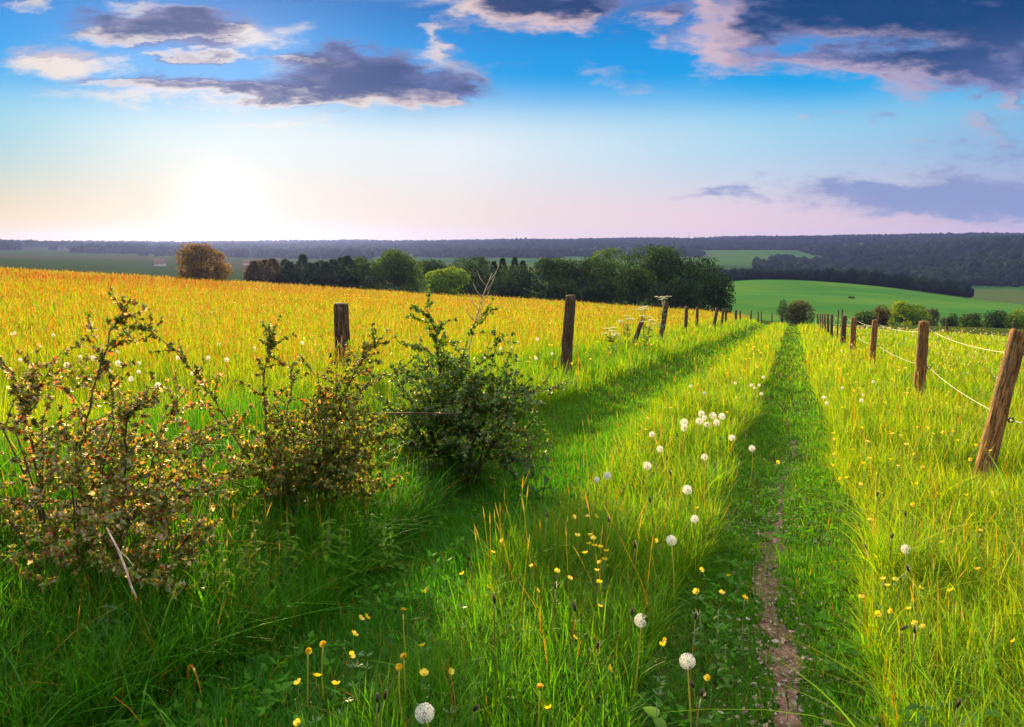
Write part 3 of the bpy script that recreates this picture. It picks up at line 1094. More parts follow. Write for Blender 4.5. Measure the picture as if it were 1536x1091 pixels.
# ------------------------------------------------------------------ trees at the edge of the field
def tree(name, px, top, wpx, Y, label, cols, group=None, leaf=0.42, n=4200, low=0.0, conifer=False, seedv=0, ground_gap=0.0):
    base = at_depth(px, 430, Y)
    bx, by = base.x, base.y
    bz = gz(bx, by)
    H = at_depth(px, top, Y).z - bz
    W = wpx * Y / F
    lr = np.random.default_rng(1000 + seedv)
    n = int(n * 1.25)
    leaf *= 1.2
    root = empty(name, (bx, by, bz), label, 'tree', group)
    wood = MB()
    if conifer:
        wood.tube([(0, 0, -0.3), (0, 0, H * 0.5), (0, 0, H * 0.97)], [H * 0.016, H * 0.010, 0.02], 6)
        mb = MB()
        tz = lr.random(n)
        rad = W / 2 * np.minimum(1, 1.9 * (1 - tz)) ** 0.8 * (0.7 + 0.3 * np.abs(np.sin(tz * 23 + seedv)))
        a = lr.uniform(0, 6.283, n)
        rr = rad * lr.uniform(0.25, 1.0, n) ** 0.5
        p = np.stack([rr * np.cos(a), rr * np.sin(a), H * (0.05 + 0.95 * tz) - 0.12 * rr], -1)
        al = unit(np.stack([np.cos(a), np.sin(a), -0.35 + 0 * a], -1) + lr.normal(0, 0.3, (n, 3)))
        sd = unit(np.cross(al, lr.normal(size=(n, 3))))
        c = cols[0] + (cols[1] - cols[0]) * lr.random((n, 1))
        mb.kites(p, al, sd, leaf * lr.uniform(.7, 1.4, n), leaf * 0.6, c)
    else:
        wood.tube([(0, 0, -0.3), (W * .01, 0, H * 0.2), (-W * .015, W * .01, H * 0.45), (0, 0, H * 0.75)],
                  [H * 0.028, H * 0.022, H * 0.016, H * 0.006], 7)
        nl = max(10, int(14 + W * 1.3))
        lob, lrad = [], []
        for i in range(nl):
            a = lr.uniform(0, 6.283)
            zz = H * (0.06 + 0.78 * lr.random())
            fr = (zz / H)
            env = math.sqrt(max(0.04, 1 - max(0, (fr - 0.40) / 0.62) ** 2)) * (0.86 + 0.14 * min(1, fr / 0.3))
            rmax = W / 2 * env
            lrd = lr.uniform(0.16, 0.29) * min(W, H)
            n = n + 0
            rr = max(0, rmax - lrd * 0.85) * math.sqrt(lr.uniform(0.15, 1))
            zz = min(zz, H - lrd * 0.80)
            lob.append((rr * math.cos(a), rr * math.sin(a), zz))
            lrad.append(lrd)
            wood.tube([(0, 0, H * 0.18), (rr * math.cos(a) * .45, rr * math.sin(a) * .45, zz * 0.6), lob[-1]], [H * 0.010, H * 0.007, 0.03], 4)
        lob.append((lr.normal(0, W * .05), lr.normal(0, W * .05), H - 0.22 * min(W, H)))
        lrad.append(0.22 * min(W, H))
        lob, lrad = np.array(lob), np.array(lrad)
        lt = lr.random(len(lob))
        which = lr.choice(len(lob), n, p=lrad ** 2 / (lrad ** 2).sum())
        d = unit(lr.normal(size=(n, 3)) + np.array([0, 0, 0.25]))
        bump = 1 + 0.22 * np.sin(d[:, 0] * 7 + which) * np.sin(d[:, 1] * 6 + which * 2) * np.sin(d[:, 2] * 7)
        p = lob[which] + d * (lrad[which] * bump * lr.uniform(0.55, 1.15, n) ** 0.5)[:, None] * np.array([1.05, 1.05, 0.9])
        p[:, 2] = np.maximum(p[:, 2], 0.6 * lr.random(n))
        al = unit(d * 0.6 + lr.normal(size=(n, 3)))
        sd = unit(np.cross(al, lr.normal(size=(n, 3))))
        tone = np.clip(lt[which][:, None] * 0.75 + lr.normal(0.12, 0.22, (n, 1)), 0, 1)
        c = cols[0] + (cols[1] - cols[0]) * tone * lr.uniform(0.4, 1.3, (n, 1))
        mb = MB()
        mb.kites(p, al, sd, leaf * lr.uniform(.65, 1.35, n), leaf * 0.75 * lr.uniform(.7, 1.2, n), c)
    wood.build('trunk', M_TRUNK, root)
    mb.build('crown', M_TREE, root)
    return root


A = np.array
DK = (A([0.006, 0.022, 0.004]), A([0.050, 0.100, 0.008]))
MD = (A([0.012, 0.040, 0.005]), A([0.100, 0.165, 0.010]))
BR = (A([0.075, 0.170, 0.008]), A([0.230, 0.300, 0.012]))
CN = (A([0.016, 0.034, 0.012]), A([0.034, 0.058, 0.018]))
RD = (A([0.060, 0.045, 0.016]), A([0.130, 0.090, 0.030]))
OR = (A([0.100, 0.065, 0.010]), A([0.280, 0.160, 0.018]))  # lone tree: orange light of the low sun put into the leaf colour
T = tree
G_T = 'trees along the far edge of the meadow'
T('broadleaf_tree', 306, 368, 86, 172, 'lone round tree under the low sun at the far edge of the meadow', OR, None, 0.4, 5200, seedv=1)
hedge = [(382 + 9.2 * i, 392 + 4.5 * math.sin(i * 2.1) + 2.5 * math.sin(i * 5.3) - (3 if i > 11 else 0), 20) for i in range(16)]
nth = ['first', 'second', 'third', 'fourth', 'fifth', 'sixth', 'seventh', 'eighth', 'ninth', 'tenth', 'eleventh', 'twelfth', 'thirteenth',
       'fourteenth', 'fifteenth', 'sixteenth', 'seventeenth', 'eighteenth', 'nineteenth', 'twentieth']
num = ['zero', 'one', 'two', 'three', 'four', 'five', 'six', 'seven', 'eight', 'nine', 'ten', 'eleven', 'twelve', 'thirteen', 'fourteen',
       'fifteen', 'sixteen', 'seventeen', 'eighteen', 'nineteen', 'twenty']


def ordinal(i, n):
    if n == 1:
        return 'only'
    if i == 0:
        return 'leftmost of %s' % num[n]
    if i == n - 1:
        return 'rightmost of %s' % num[n]
    return '%s from left of %s' % (nth[i], num[n])


for i_, (p_x, p_t, w_) in enumerate(hedge):
    T('conifer_tree', p_x + 3 * math.sin(i_ * 5.1), p_t + 4 * math.sin(i_ * 3.7), w_ + 9 + 5 * math.sin(i_ * 2.3), 194 + 5 * (i_ % 3), 'small dark conifer in the row right of the lone tree, %s' % ordinal(i_, len(hedge)),
      RD if i_ < 4 else CN, 'conifers of the low plantation row', 0.6, 1100, conifer=True, seedv=20 + i_)
for i_, (p_x, p_t) in enumerate([(724, 386), (741, 392), (754, 387), (772, 386), (784, 391)]):
    T('spruce_tree', p_x, p_t, 24, 216 + 3 * i_, 'pointed dark spruce rising above the broadleaf trees, %s' % ordinal(i_, 5), CN, 'spruces behind the tree row', 0.5, 1500, conifer=True, seedv=40 + i_)
T('broadleaf_tree', 545, 388, 76, 196, 'rounded olive green tree where the conifer row ends', MD, G_T, 0.42, 4200, seedv=2)
T('broadleaf_tree', 592, 377, 96, 192, 'big domed tree left of the bright green bush', MD, G_T, 0.42, 6500, seedv=3)
T('broadleaf_tree', 646, 391, 60, 206, 'dull tree directly behind the bright green bush', DK, G_T, 0.42, 3500, seedv=4)
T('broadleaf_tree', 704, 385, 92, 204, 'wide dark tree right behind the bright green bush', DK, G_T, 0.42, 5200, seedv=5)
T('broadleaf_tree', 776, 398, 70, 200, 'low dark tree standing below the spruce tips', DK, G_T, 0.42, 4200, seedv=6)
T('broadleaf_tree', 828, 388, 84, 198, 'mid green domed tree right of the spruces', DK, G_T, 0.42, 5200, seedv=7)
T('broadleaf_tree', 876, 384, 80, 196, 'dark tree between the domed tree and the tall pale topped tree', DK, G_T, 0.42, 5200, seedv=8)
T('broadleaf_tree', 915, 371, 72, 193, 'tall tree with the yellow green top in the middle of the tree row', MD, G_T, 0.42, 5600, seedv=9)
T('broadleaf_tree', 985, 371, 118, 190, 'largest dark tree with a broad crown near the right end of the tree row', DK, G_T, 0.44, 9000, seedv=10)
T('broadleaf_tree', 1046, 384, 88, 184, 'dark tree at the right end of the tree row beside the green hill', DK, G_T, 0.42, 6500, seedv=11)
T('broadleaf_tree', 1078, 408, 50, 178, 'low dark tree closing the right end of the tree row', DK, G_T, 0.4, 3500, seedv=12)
G_B = 'bushes at the meadow edge'
T('round_bush', 670, 403, 74, 168, 'bright yellow green round bush in front of the tree row', BR, None, 0.36, 5200, low=0.0, seedv=13)
T('round_bush', 953, 402, 74, 180, 'green bush in front of the largest dark tree', MD, G_B, 0.38, 4200, low=0.0, seedv=14)
T('round_bush', 1016, 416, 84, 174, 'low bush at the foot of the dark trees at the right end', DK, G_B, 0.38, 4200, low=0.0, seedv=15)
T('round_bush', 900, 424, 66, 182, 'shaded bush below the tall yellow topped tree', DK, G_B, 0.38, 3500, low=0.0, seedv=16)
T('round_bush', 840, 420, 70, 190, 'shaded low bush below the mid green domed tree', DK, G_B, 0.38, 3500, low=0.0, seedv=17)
T('round_bush', 1201, 452, 44, 150, 'olive bush where the grassy track ends', (A([0.07, 0.09, 0.02]), A([0.16, 0.16, 0.04])), None, 0.3, 2600, low=0.0, seedv=50)
T('round_bush', 1176, 450, 20, 250, 'tiny grey green bush low on the green hill behind the track end', DK, None, 0.34, 700, low=0.0, seedv=51)
T('round_bush', 1363, 454, 66, 165, 'bright green domed bush behind the right wire fence', BR, None, 0.32, 4600, low=0.0, seedv=52)
T('round_bush', 1326, 458, 30, 172, 'reddish brown bush left of the bright green domed bush', RD, None, 0.32, 1600, low=0.0, seedv=53)
T('round_bush', 1301, 467, 36, 168, 'low dark green bush left of the reddish brown bush', MD, None, 0.32, 1500, low=0.0, seedv=54)
T('round_bush', 1399, 463, 28, 172, 'pale olive bush right of the bright green domed bush', (A([0.07, 0.09, 0.03]), A([0.13, 0.14, 0.05])), None, 0.32, 1400, low=0.0, seedv=55)
T('round_bush', 1430, 471, 30, 176, 'low grey green bush behind the lone pasture post', DK, None, 0.32, 1300, low=0.0, seedv=56)
T('round_bush', 1462, 470, 40, 178, 'spreading green bush third from the right end', MD, None, 0.32, 1700, low=0.0, seedv=57)
T('round_bush', 1497, 466, 44, 178, 'dark green bush second from the right end', DK, None, 0.32, 1900, low=0.0, seedv=58)
T('round_bush', 1534, 465, 46, 174, 'bright green bush at the right edge above the leaning fence post', BR, None, 0.32, 2200, low=0.0, seedv=59)
T('round_bush', 1278, 449, 8, 420, 'tiny dark bush alone on the slope of the green hill', DK, None, 0.5, 300, low=0.0, seedv=60)
T('round_bush', 1268, 424, 7, 590, 'tiny pale bush at the wood edge on top of the green hill', MD, None, 0.6, 300, low=0.0, seedv=61)


# ------------------------------------------------------------------ houses and masts far away
M_WALL = plain_mat('pale_render', (0.55, 0.47, 0.40), 0.9)
M_ROOF = plain_mat('dark_roof_tiles', (0.16, 0.08, 0.06), 0.8)
M_STEEL = plain_mat('grey_steel', (0.20, 0.20, 0.22), 0.5, 0.4)


def house(px, row, w, d, h, rot, label):
    p = hit(px, row)
    root = empty('house', (p.x, p.y, gz(p.x, p.y) - 0.5), label, 'house', 'houses of the far village')
    root.rotation_euler.z = rot
    a, b = w / 2, d / 2
    m_ = MB()
    m_.add([(-a, -b, 0), (a, -b, 0), (a, b, 0), (-a, b, 0), (-a, -b, h), (a, -b, h), (a, b, h), (-a, b, h), (-a, 0, h + b * .95), (a, 0, h + b * .95)],
           [(0, 1, 5, 4), (1, 2, 6, 5), (2, 3, 7, 6), (3, 0, 4, 7)], [(4, 8, 7), (5, 6, 9)])
    m_.build('wall', M_WALL, root)
    r_ = MB()
    o = 0.5
    for sgn in (-1, 1):
        y0, y1 = sgn * (b + o), 0
        z0, z1 = h - o * .95, h + b * .95 + 0.02
        r_.add([(-a - o, y0, z0), (a + o, y0, z0), (a + o, y1, z1), (-a - o, y1, z1), (-a - o, y0, z0 + .3), (a + o, y0, z0 + .3), (a + o, y1, z1 + .3), (-a - o, y1, z1 + .3)],
               [(0, 1, 2, 3), (4, 5, 6, 7), (0, 1, 5, 4), (1, 2, 6, 5), (3, 0, 4, 7)])
    r_.build('roof', M_ROOF, root)


house(240, 399, 9, 7, 3.2, 0.3, 'small pale house left of the lone round tree, far down the valley')
house(372, 398, 8, 6, 3.2, -0.4, 'small pale house across the valley, right of the lone round tree')

for px_, h_, lb in ((1033, 8, 'taller thin radio mast on the far ridge above the dark trees'), (1075, 6, 'shorter thin radio mast on the far ridge, right of the taller mast')):
    d = ray(px_, 372)
    xx, yy_ = d[0] / d[1] * 4200, 4200.0
    zz = gz(xx, yy_)
    root = empty('radio_mast', (xx, yy_, zz), lb, 'mast')
    m_ = MB()
    hh = 20 + h_ * 3.6
    for sx, sy in ((-1, -1), (1, -1), (1, 1), (-1, 1)):
        m_.tube([(sx * 2, sy * 2, 0), (sx * .4, sy * .4, hh)], [0.5, 0.35], 4)
    for kz in range(1, 8):
        w_ = 2 - 1.6 * kz / 8
        m_.tube([(-w_, -w_, hh * kz / 8), (w_, -w_, hh * kz / 8), (w_, w_, hh * kz / 8), (-w_, w_, hh * kz / 8), (-w_, -w_, hh * kz / 8)], 0.25, 4)
    m_.build('lattice_tower', M_STEEL, root)
    m_ = MB()
    m_.tube([(0, 0, hh), (0, 0, hh + 8)], [0.5, 0.3], 5)
    m_.build('antenna', M_STEEL, root)


# ------------------------------------------------------------------ fence posts
def post_mesh(name, height, wid, square, seedv, below=0.3, slope=0.0):
    lr = np.random.default_rng(500 + seedv)
    n = 16
    th = np.arange(n) * 2 * np.pi / n + 0.2
    if square:
        rr = 1.0 / np.maximum(np.abs(np.cos(th - .2)), np.abs(np.sin(th - .2)))
        rr = np.minimum(rr, 1.27)
    else:
        rr = 1 + 0.08 * np.sin(2 * th + seedv) + 0.05 * np.sin(3 * th + 2 * seedv)
    rr = rr * (1 + lr.normal(0, 0.035, n))
    rr[lr.integers(0, n)] *= 0.86
    zs = np.concatenate([np.linspace(-below, height - 0.02, 12), [height]])
    rings = []
    for i_, z_ in enumerate(zs):
        k_ = 1.06 - 0.12 * (z_ / height)
        if i_ == len(zs) - 1:
            k_ *= 0.90
        wob_ = np.array([lr.normal(0, wid * .02), lr.normal(0, wid * .02)])
        rad = wid / 2 * rr * k_ * (1 + lr.normal(0, 0.015, n))
        x, y = rad * np.cos(th) + wob_[0], rad * np.sin(th) + wob_[1]
        zz = np.full(n, z_)
        if i_ >= len(zs) - 2:
            zz = zz + slope * x + lr.normal(0, wid * .02, n)
        rings.append(np.stack([x, y, zz], -1))
    v = np.concatenate(rings + [rings[-1].mean(0, keepdims=True) + [[0, 0, wid * .02]]])
    q, t = [], []
    for i_ in range(len(zs) - 1):
        for j_ in range(n):
            q.append((i_ * n + j_, i_ * n + (j_ + 1) % n, (i_ + 1) * n + (j_ + 1) % n, (i_ + 1) * n + j_))
    e = (len(zs) - 1) * n
    for j_ in range(n):
        t.append((e + j_, e + (j_ + 1) % n, len(v) - 1))
    return new_mesh(name, v, q, t)


M_BLACK = plain_mat('black_plastic', (0.025, 0.022, 0.02), 0.4)


def insulator_mesh():
    m_ = MB()
    a = np.linspace(0, 2 * np.pi, 17)
    m_.tube(np.stack([0.055 + 0.020 * np.cos(a), 0 * a, 0.020 * np.sin(a)], -1), 0.0075, 6, cap=False)
    m_.tube([(-0.02, 0, 0), (0.036, 0, 0)], [0.008, 0.010], 8)
    m_.tube([(0.0, 0, 0), (0.012, 0, 0)], 0.016, 10)
    return m_.mesh('insulator')


INS = insulator_mesh()
INS.materials.append(M_BLACK)


def post(pt, rt, pb, Y, wid, label, group, mat, square=False, seedv=0, slope=0.0, ins=(), ybase=None):
    """a post from its top (photo column/row at depth Y) to the column pb where it enters the ground"""
    top = at_depth(pt, rt, Y)
    bx = at_depth(pb, rt + 60, ybase or Y).x
    byy = ybase or Y
    b = Vector((bx, byy, gz(bx, byy)))
    vec = top - b
    root = empty('fence_post', b, label, 'fence post', group)
    root.rotation_mode = 'QUATERNION'
    root.rotation_quaternion = Vector((0, 0, 1)).rotation_difference(vec)
    me = post_mesh('stake', vec.length, wid, square, seedv, slope=slope)
    link_mesh('stake', me, mat, root)
    outp = []
    for frac in ins:
        o = bpy.data.objects.new('insulator', INS)
        col.objects.link(o)
        o.parent = root
        o.location = (wid * 0.42, 0, vec.length * frac)
        outp.append(b + root.rotation_quaternion @ Vector((wid * 0.42 + 0.055, 0, vec.length * frac)))
    return b, vec, outp


G_L, G_R = 'posts along the left of the track', 'posts of the right wire fence'
post(512, 455, 513, 10.6, 0.20, 'square dark wooden post standing behind the front bushes', G_L, M_POST_OLD, True, 1)
post(856, 443, 848, 13.0, 0.17, 'dark weathered post alone in the grass right of the round bush', G_L, M_POST_OLD, False, 2, 0.1)
post(963, 481, 948, 20.5, 0.12, 'short leaning stub of a post left of the white cow parsley', G_L, M_POST_OLD, False, 3, 0.3)
post(1000, 452, 990, 26, 0.17, 'leaning grey post beside the white cow parsley', G_L, M_POST_OLD, False, 4, -0.2)
far_left = [(1030, 460, 1027, 33, .15), (1046, 461, 1044, 38, .15), (1076, 462, 1069, 42, .2), (1085, 463, 1081, 47, .15), (1089, 463, 1087, 52, .14), (1104, 465, 1102, 57, .15),
            (1110, 466, 1109, 62, .13), (1127, 466, 1124, 68, .14), (1137, 467, 1136, 74, .12), (1142, 467, 1140, 80, .12), (1158, 469, 1156, 86, .12), (1171, 470, 1170, 92, .12)]
for i_, (a_, b_, c_, y_, w_) in enumerate(far_left):
    post(a_, b_, c_, y_, w_, 'grey post in the far row left of the track, %s' % ordinal(i_, len(far_left)), G_L, M_POST_OLD, False, 10 + i_)
p1 = post(1528, 497, 1486, 6.6, 0.155, 'big brown post leaning right at the right edge, nearest of the wire fence', G_R, M_POST, False, 30, -0.1, (0.42, 0.86), 6.5)
p2 = post(1386, 482, 1382, 12.0, 0.165, 'thick brown post, second nearest of the right wire fence', G_R, M_POST, False, 31, 0.05, (0.43, 0.88))
p3 = post(1313, 480, 1307, 18.0, 0.14, 'brown post, third nearest of the right wire fence', G_R, M_POST, False, 32, 0.1, (0.50, 0.90))
p4 = post(1281, 476, 1278, 23.5, 0.15, 'brown post, fourth nearest of the right wire fence', G_R, M_POST, False, 33, 0.0, (0.50, 0.90))
p5 = post(1267, 474, 1263, 28.5, 0.17, 'dark brown post beside the two thin stakes', G_R, M_POST_OLD, False, 34, 0.0, (0.50, 0.90))
far_right = [(1248, 472, 1246, 34, .11), (1242, 471, 1241, 39.5, .11), (1237, 471, 1236, 45, .11), (1233.5, 471, 1232.5, 51, .11), (1230, 470.5, 1229, 57, .11), (1226, 470.5, 1225.5, 63, .11)]
pts_far = []
for i_, (a_, b_, c_, y_, w_) in enumerate(far_right):
    pts_far.append(post(a_, b_, c_, y_, w_, 'post in the far end of the right wire fence, %s' % ordinal(len(far_right) - 1 - i_, len(far_right)), G_R, M_POST_OLD, False, 40 + i_))
post(1263.5, 464, 1260.5, 30.5, 0.06, 'thin tall stake beside the fifth fence post, right one of the two stakes', 'thin stakes', M_POST_OLD, False, 50)
post(1257.5, 466, 1255, 32, 0.06, 'thin tall stake beside the fifth fence post, left one of the two stakes', 'thin stakes', M_POST_OLD, False, 51)
post(1419.6, 478, 1419, 58, 0.16, 'lone post out in the right pasture below the pale bushes', 'posts out in the right pasture', M_POST_OLD, False, 52)
post(1520, 484, 1519, 56, 0.16, 'far pasture post just above the big leaning post', 'posts out in the right pasture', M_POST_OLD, False, 53)
# the post just outside the picture that carries the near end of the wires
b0 = Vector((4.05 + 0.35, 0.9, 0))
b0.z = gz(b0.x, b0.y)

M_ROPE = plain_mat('white_fence_rope', (0.40, 0.36, 0.29), 0.6)


def rope(points, sag, label, r=0.0028):
    m_ = MB()
    allp = []
    for a_, b_ in zip(points[:-1], points[1:]):
        for t_ in np.linspace(0, 1, 9)[:-1]:
            q_ = a_.lerp(b_, t_)
            q_.z -= sag * 4 * t_ * (1 - t_)
            allp.append(q_)
    allp.append(points[-1])
    m_.tube([tuple(q_) for q_ in allp], r, 6, cap=True)
    o = m_.build('fence_rope', M_ROPE)
    tag(o, label, 'rope', 'ropes of the right wire fence')


def along(pb, frac):
    b_, v_, _ = pb
    return b_ + v_ * frac + Vector((0.10, 0, 0))


o1 = p1[2]
low_pts = [b0 + Vector((0.1, 0, 0.60)), o1[0], p2[2][0], p3[2][0], p4[2][0], p5[2][0]] + [along(q_, 0.5) for q_ in pts_far]
up_pts = [b0 + Vector((0.1, 0, 1.2)), o1[1], p2[2][1], p3[2][1], p4[2][1], p5[2][1]] + [along(q_, 0.9) for q_ in pts_far]
rope(low_pts, 0.05, 'lower white rope of the right fence running back from post to post')
rope(up_pts, 0.06, 'upper white rope of the right fence near the post tops')


# ------------------------------------------------------------------ front bushes
class Bush:
    def __init__(self, seedv):
        self.r = np.random.default_rng(seedv)
        self.w = MB()
        self.lp, self.ld = [], []

    def path(self, p, d, L, n, wig, up):
        pts = [np.array(p, float)]
        d = np.array(d, float)
        for _ in range(n):
            d = unit(d + self.r.normal(0, wig, 3) + np.array([0, 0, up]))
            pts.append(pts[-1] + d * L / n)
        return np.array(pts), d

    def twig(self, p, d, L, rad, depth, leaf_step, kids=5, up=0.03, spread=0.9):
        pts, de = self.path(p, d, L, 6 if depth else 4, 0.12, up)
        self.w.tube(pts, np.linspace(rad, rad * 0.45, len(pts)), 5 if depth else 4, cap=False)
        seg = np.diff(pts, axis=0)
        if depth <= 1:
            n = max(2, int(L / leaf_step))
            for _ in range(n):
                u = self.r.uniform(0.1, 1.0) * (len(seg) - 0.01)
                i = int(u)
                self.lp.append(pts[i] + seg[i] * (u - i))
                self.ld.append(unit(unit(seg[i]) * 0.5 + self.r.normal(0, 0.7, 3)))
        if depth > 0:
            for k_ in range(kids):
                u = self.r.uniform(0.22, 1.0) * (len(seg) - 0.01)
                i = int(u)
                q_ = pts[i] + seg[i] * (u - i)
                dd = unit(unit(seg[i]) * 0.6 + self.r.normal(0, spread, 3) * np.array([1, 1, 0.7]))
                self.twig(q_, dd, L * self.r.uniform(0.35, 0.6), rad * 0.5, depth - 1, leaf_step, max(2, kids - 1), up, spread)

    def polyline(self, pts, r0, r1, leaf_step, kids, kl):
        pts = np.array(pts, float)
        tt_ = np.linspace(0, len(pts) - 1, 6 * (len(pts) - 1) + 1)
        fine = np.stack([np.interp(tt_, range(len(pts)), pts[:, i]) for i in range(3)], -1)
        fine[1:-1] += self.r.normal(0, 0.004, fine[1:-1].shape)
        self.w.tube(fine, np.linspace(r0, r1, len(fine)), 6, cap=False)
        for k_ in range(kids):
            i = int(self.r.uniform(0.1, 0.98) * (len(fine) - 1))
            d = unit(unit(fine[min(i + 1, len(fine) - 1)] - fine[i - 1]) * 0.7 + self.r.normal(0, 0.7, 3))
            self.twig(fine[i], d, kl * self.r.uniform(0.5, 1.2), r1 * 0.8, 0, leaf_step)
        n = int(np.linalg.norm(np.diff(fine, axis=0), axis=1).sum() / leaf_step / 3)
        for _ in range(n):
            i = int(self.r.uniform(0.15, 1) ** 0.7 * (len(fine) - 1))
            self.lp.append(fine[i])
            self.ld.append(unit(self.r.normal(size=3)))

    def finish(self, name, base, label, size, cols, weights, lrep=3):
        root = empty(name, base, label, 'bush')
        base = np.array(base)
        for i_ in range(len(self.w.v)):
            self.w.v[i_] = self.w.v[i_] - base
        self.w.build('branches', M_TWIG, root)
        lp = np.array(self.lp) - base
        ld = np.array(self.ld)
        n = len(lp)
        # two or three leaves per node
        rep_ = lrep
        lp = np.repeat(lp, rep_, 0)
        ld = unit(np.repeat(ld, rep_, 0) + self.r.normal(0, 0.6, (n * rep_, 3)))
        sd = unit(np.cross(ld, unit(self.r.normal(size=(n * rep_, 3)) * 0.8 + np.array([0, 0, 1.0]))))
        ci = self.r.choice(len(cols), n * rep_, p=weights)
        c = np.array(cols)[ci] * self.r.uniform(0.75, 1.3, (n * rep_, 1))
        m_ = MB()
        s_ = size * self.r.uniform(0.6, 1.3, n * rep_)
        m_.kites(lp, ld, sd, s_, s_ * 0.62, c, fold=0.18)
        m_.build('leaves', M_LEAF, root)
        return root, n * rep_


def gp(px, Y):
    d = ray(px, 600)
    x = d[0] / d[1] * Y
    return np.array([x, Y, gz(x, Y)])


def ap(px, row, Y):
    return np.array(at_depth(px, row, Y))


LEAF_GREEN = [(0.16, 0.22, 0.012), (0.10, 0.18, 0.012), (0.28, 0.26, 0.014), (0.46, 0.11, 0.03), (0.40, 0.24, 0.10)]
# 1: the wide, reddish bush at the left edge
b = Bush(301)
B1 = gp(95, 3.15)
for px_, Yb, L in ((-60, 3.2, 1.0), (10, 3.3, 1.05), (60, 3.1, 1.0), (100, 3.25, 1.0), (140, 3.1, 0.9), (190, 3.2, 0.8), (225, 3.05, 0.62), (40, 2.95, 0.75), (120, 2.95, 0.65), (-120, 3.1, .9), (170, 3.4, .85)):
    p0 = gp(px_ * 0.6 + 40, Yb)
    d0 = unit(np.array([(px_ - 95) / 330.0 + b.r.normal(0, .12), b.r.normal(0, 0.2), 1.0]))
    b.twig(p0, d0, L * 0.80, 0.006, 2, 0.016, 7, 0.02, 0.75)
b.polyline([gp(120, 3.2), ap(115, 700, 3.2), ap(138, 600, 3.15), ap(165, 500, 3.15), ap(196, 448, 3.15)], 0.0055, 0.0018, 0.014, 34, 0.12)
b.polyline([gp(60, 3.2), ap(45, 650, 3.2), ap(20, 560, 3.2), ap(-25, 520, 3.2)], 0.006, 0.002, 0.014, 26, 0.16)
b.polyline([gp(150, 3.2), ap(190, 700, 3.2), ap(188, 620, 3.1), ap(240, 590, 3.1)], 0.006, 0.002, 0.014, 26, 0.15)
r1 = b.finish('hawthorn_bush', B1, 'sprawling reddish tinged hawthorn bush at the left edge', 0.023, LEAF_GREEN + [(0.48, 0.40, 0.26)], [.28, .2, .18, .09, .10, .15], 5)
# 2: the upright bush in front of the square post
b = Bush(302)
B2 = gp(455, 4.3)
for px_, L in ((-1.0, .75), (-.6, .95), (-.25, 1.0), (0.05, .95), (.3, 1.0), (.6, .85), (.95, .7), (-.1, .7), (.2, .75), (.45, .8), (-.4, .8)):
    p0 = B2 + np.array([b.r.normal(0, .05), b.r.normal(0, .06), 0])
    d0 = unit(np.array([px_ * 0.62, b.r.normal(0, 0.25), 1.0]))
    b.twig(p0, d0, L * 0.80, 0.006, 2, 0.015, 7, 0.02, 0.7)
b.polyline([B2, ap(380, 700, 4.3), ap(322, 600, 4.25), ap(262, 525, 4.2), ap(200, 478, 4.15)], 0.0055, 0.0018, 0.014, 34, 0.13)
b.polyline([B2, ap(500, 640, 4.3), ap(530, 560, 4.3), ap(566, 505, 4.3)], 0.006, 0.002, 0.014, 30, 0.15)
b.polyline([B2, ap(400, 650, 4.35), ap(395, 560, 4.35), ap(410, 500, 4.35)], 0.006, 0.002, 0.014, 30, 0.15)
r2 = b.finish('hawthorn_bush', B2, 'upright hawthorn bush with a dark stem in front of the square post', 0.022, LEAF_GREEN, [.38, .30, .20, .05, .07], 6)
# 3: the dense rounded bush
b = Bush(303)
B3 = gp(695, 6.0)
for i_ in range(17):
    a_ = i_ * 2.4
    sp = 0.12 + 0.55 * math.sqrt((i_ + .5) / 17)
    p0 = B3 + np.array([b.r.normal(0, .10), b.r.normal(0, .10), 0])
    d0 = unit(np.array([math.cos(a_) * sp * 0.62 - 0.06, math.sin(a_) * sp * .8, 1.0]))
    b.twig(p0, d0, (1.10 - 0.45 * sp), 0.007, 2, 0.017, 7, 0.0, 0.6)
b.polyline([B3, ap(660, 560, 6.0), ap(652, 490, 6.0), ap(635, 458, 6.0)], 0.007, 0.002, 0.014, 34, 0.18)
b.polyline([B3, ap(760, 640, 5.9), ap(790, 650, 5.7), ap(795, 690, 5.6)], 0.009, 0.004, 0.02, 20, 0.2)
r3 = b.finish('rounded_bush', B3, 'dense rounded dark green bush between the square post and the lone post', 0.031, [(0.07, 0.16, 0.006), (0.045, 0.12, 0.006), (0.17, 0.22, 0.008), (0.24, 0.15, 0.02)], [.45, .33, .18, .04])
print('bush leaves', r1[1], r2[1], r3[1])

# dead twigs
m_ = MB()
pp = [ap(160, 792, 2.72), ap(178, 826, 2.66), ap(190, 858, 2.62), ap(197, 880, 2.60), ap(205, 897, 2.58)]
m_.tube(pp, [0.003, 0.004, 0.0045, 0.004, 0.0025], 6)
m_.tube([pp[1], ap(192, 838, 2.6), ap(200, 850, 2.57)], [0.002, 0.0015, 0.001], 5)
tag(m_.build('dead_twig', M_DEADWOOD), 'pale bare dead twig hanging out of the reddish hawthorn bush', 'twig')
m_ = MB()
m_.tube([ap(520, 624, 5.0), ap(560, 621, 5.05), ap(620, 620, 5.1), ap(665, 621, 5.15), ap(690, 620, 5.2)], [0.005, 0.006, 0.006, 0.005, 0.003], 6)
tag(m_.build('dead_twig', M_TWIG), 'thin level brown twig reaching from the upright bush to the rounded bush', 'twig')
m_ = MB()
m_.tube([gp(698, 6.4), ap(704, 520, 6.4), ap(722, 450, 6.4), ap(738, 410, 6.4)], [0.006, 0.005, 0.004, 0.002], 5)
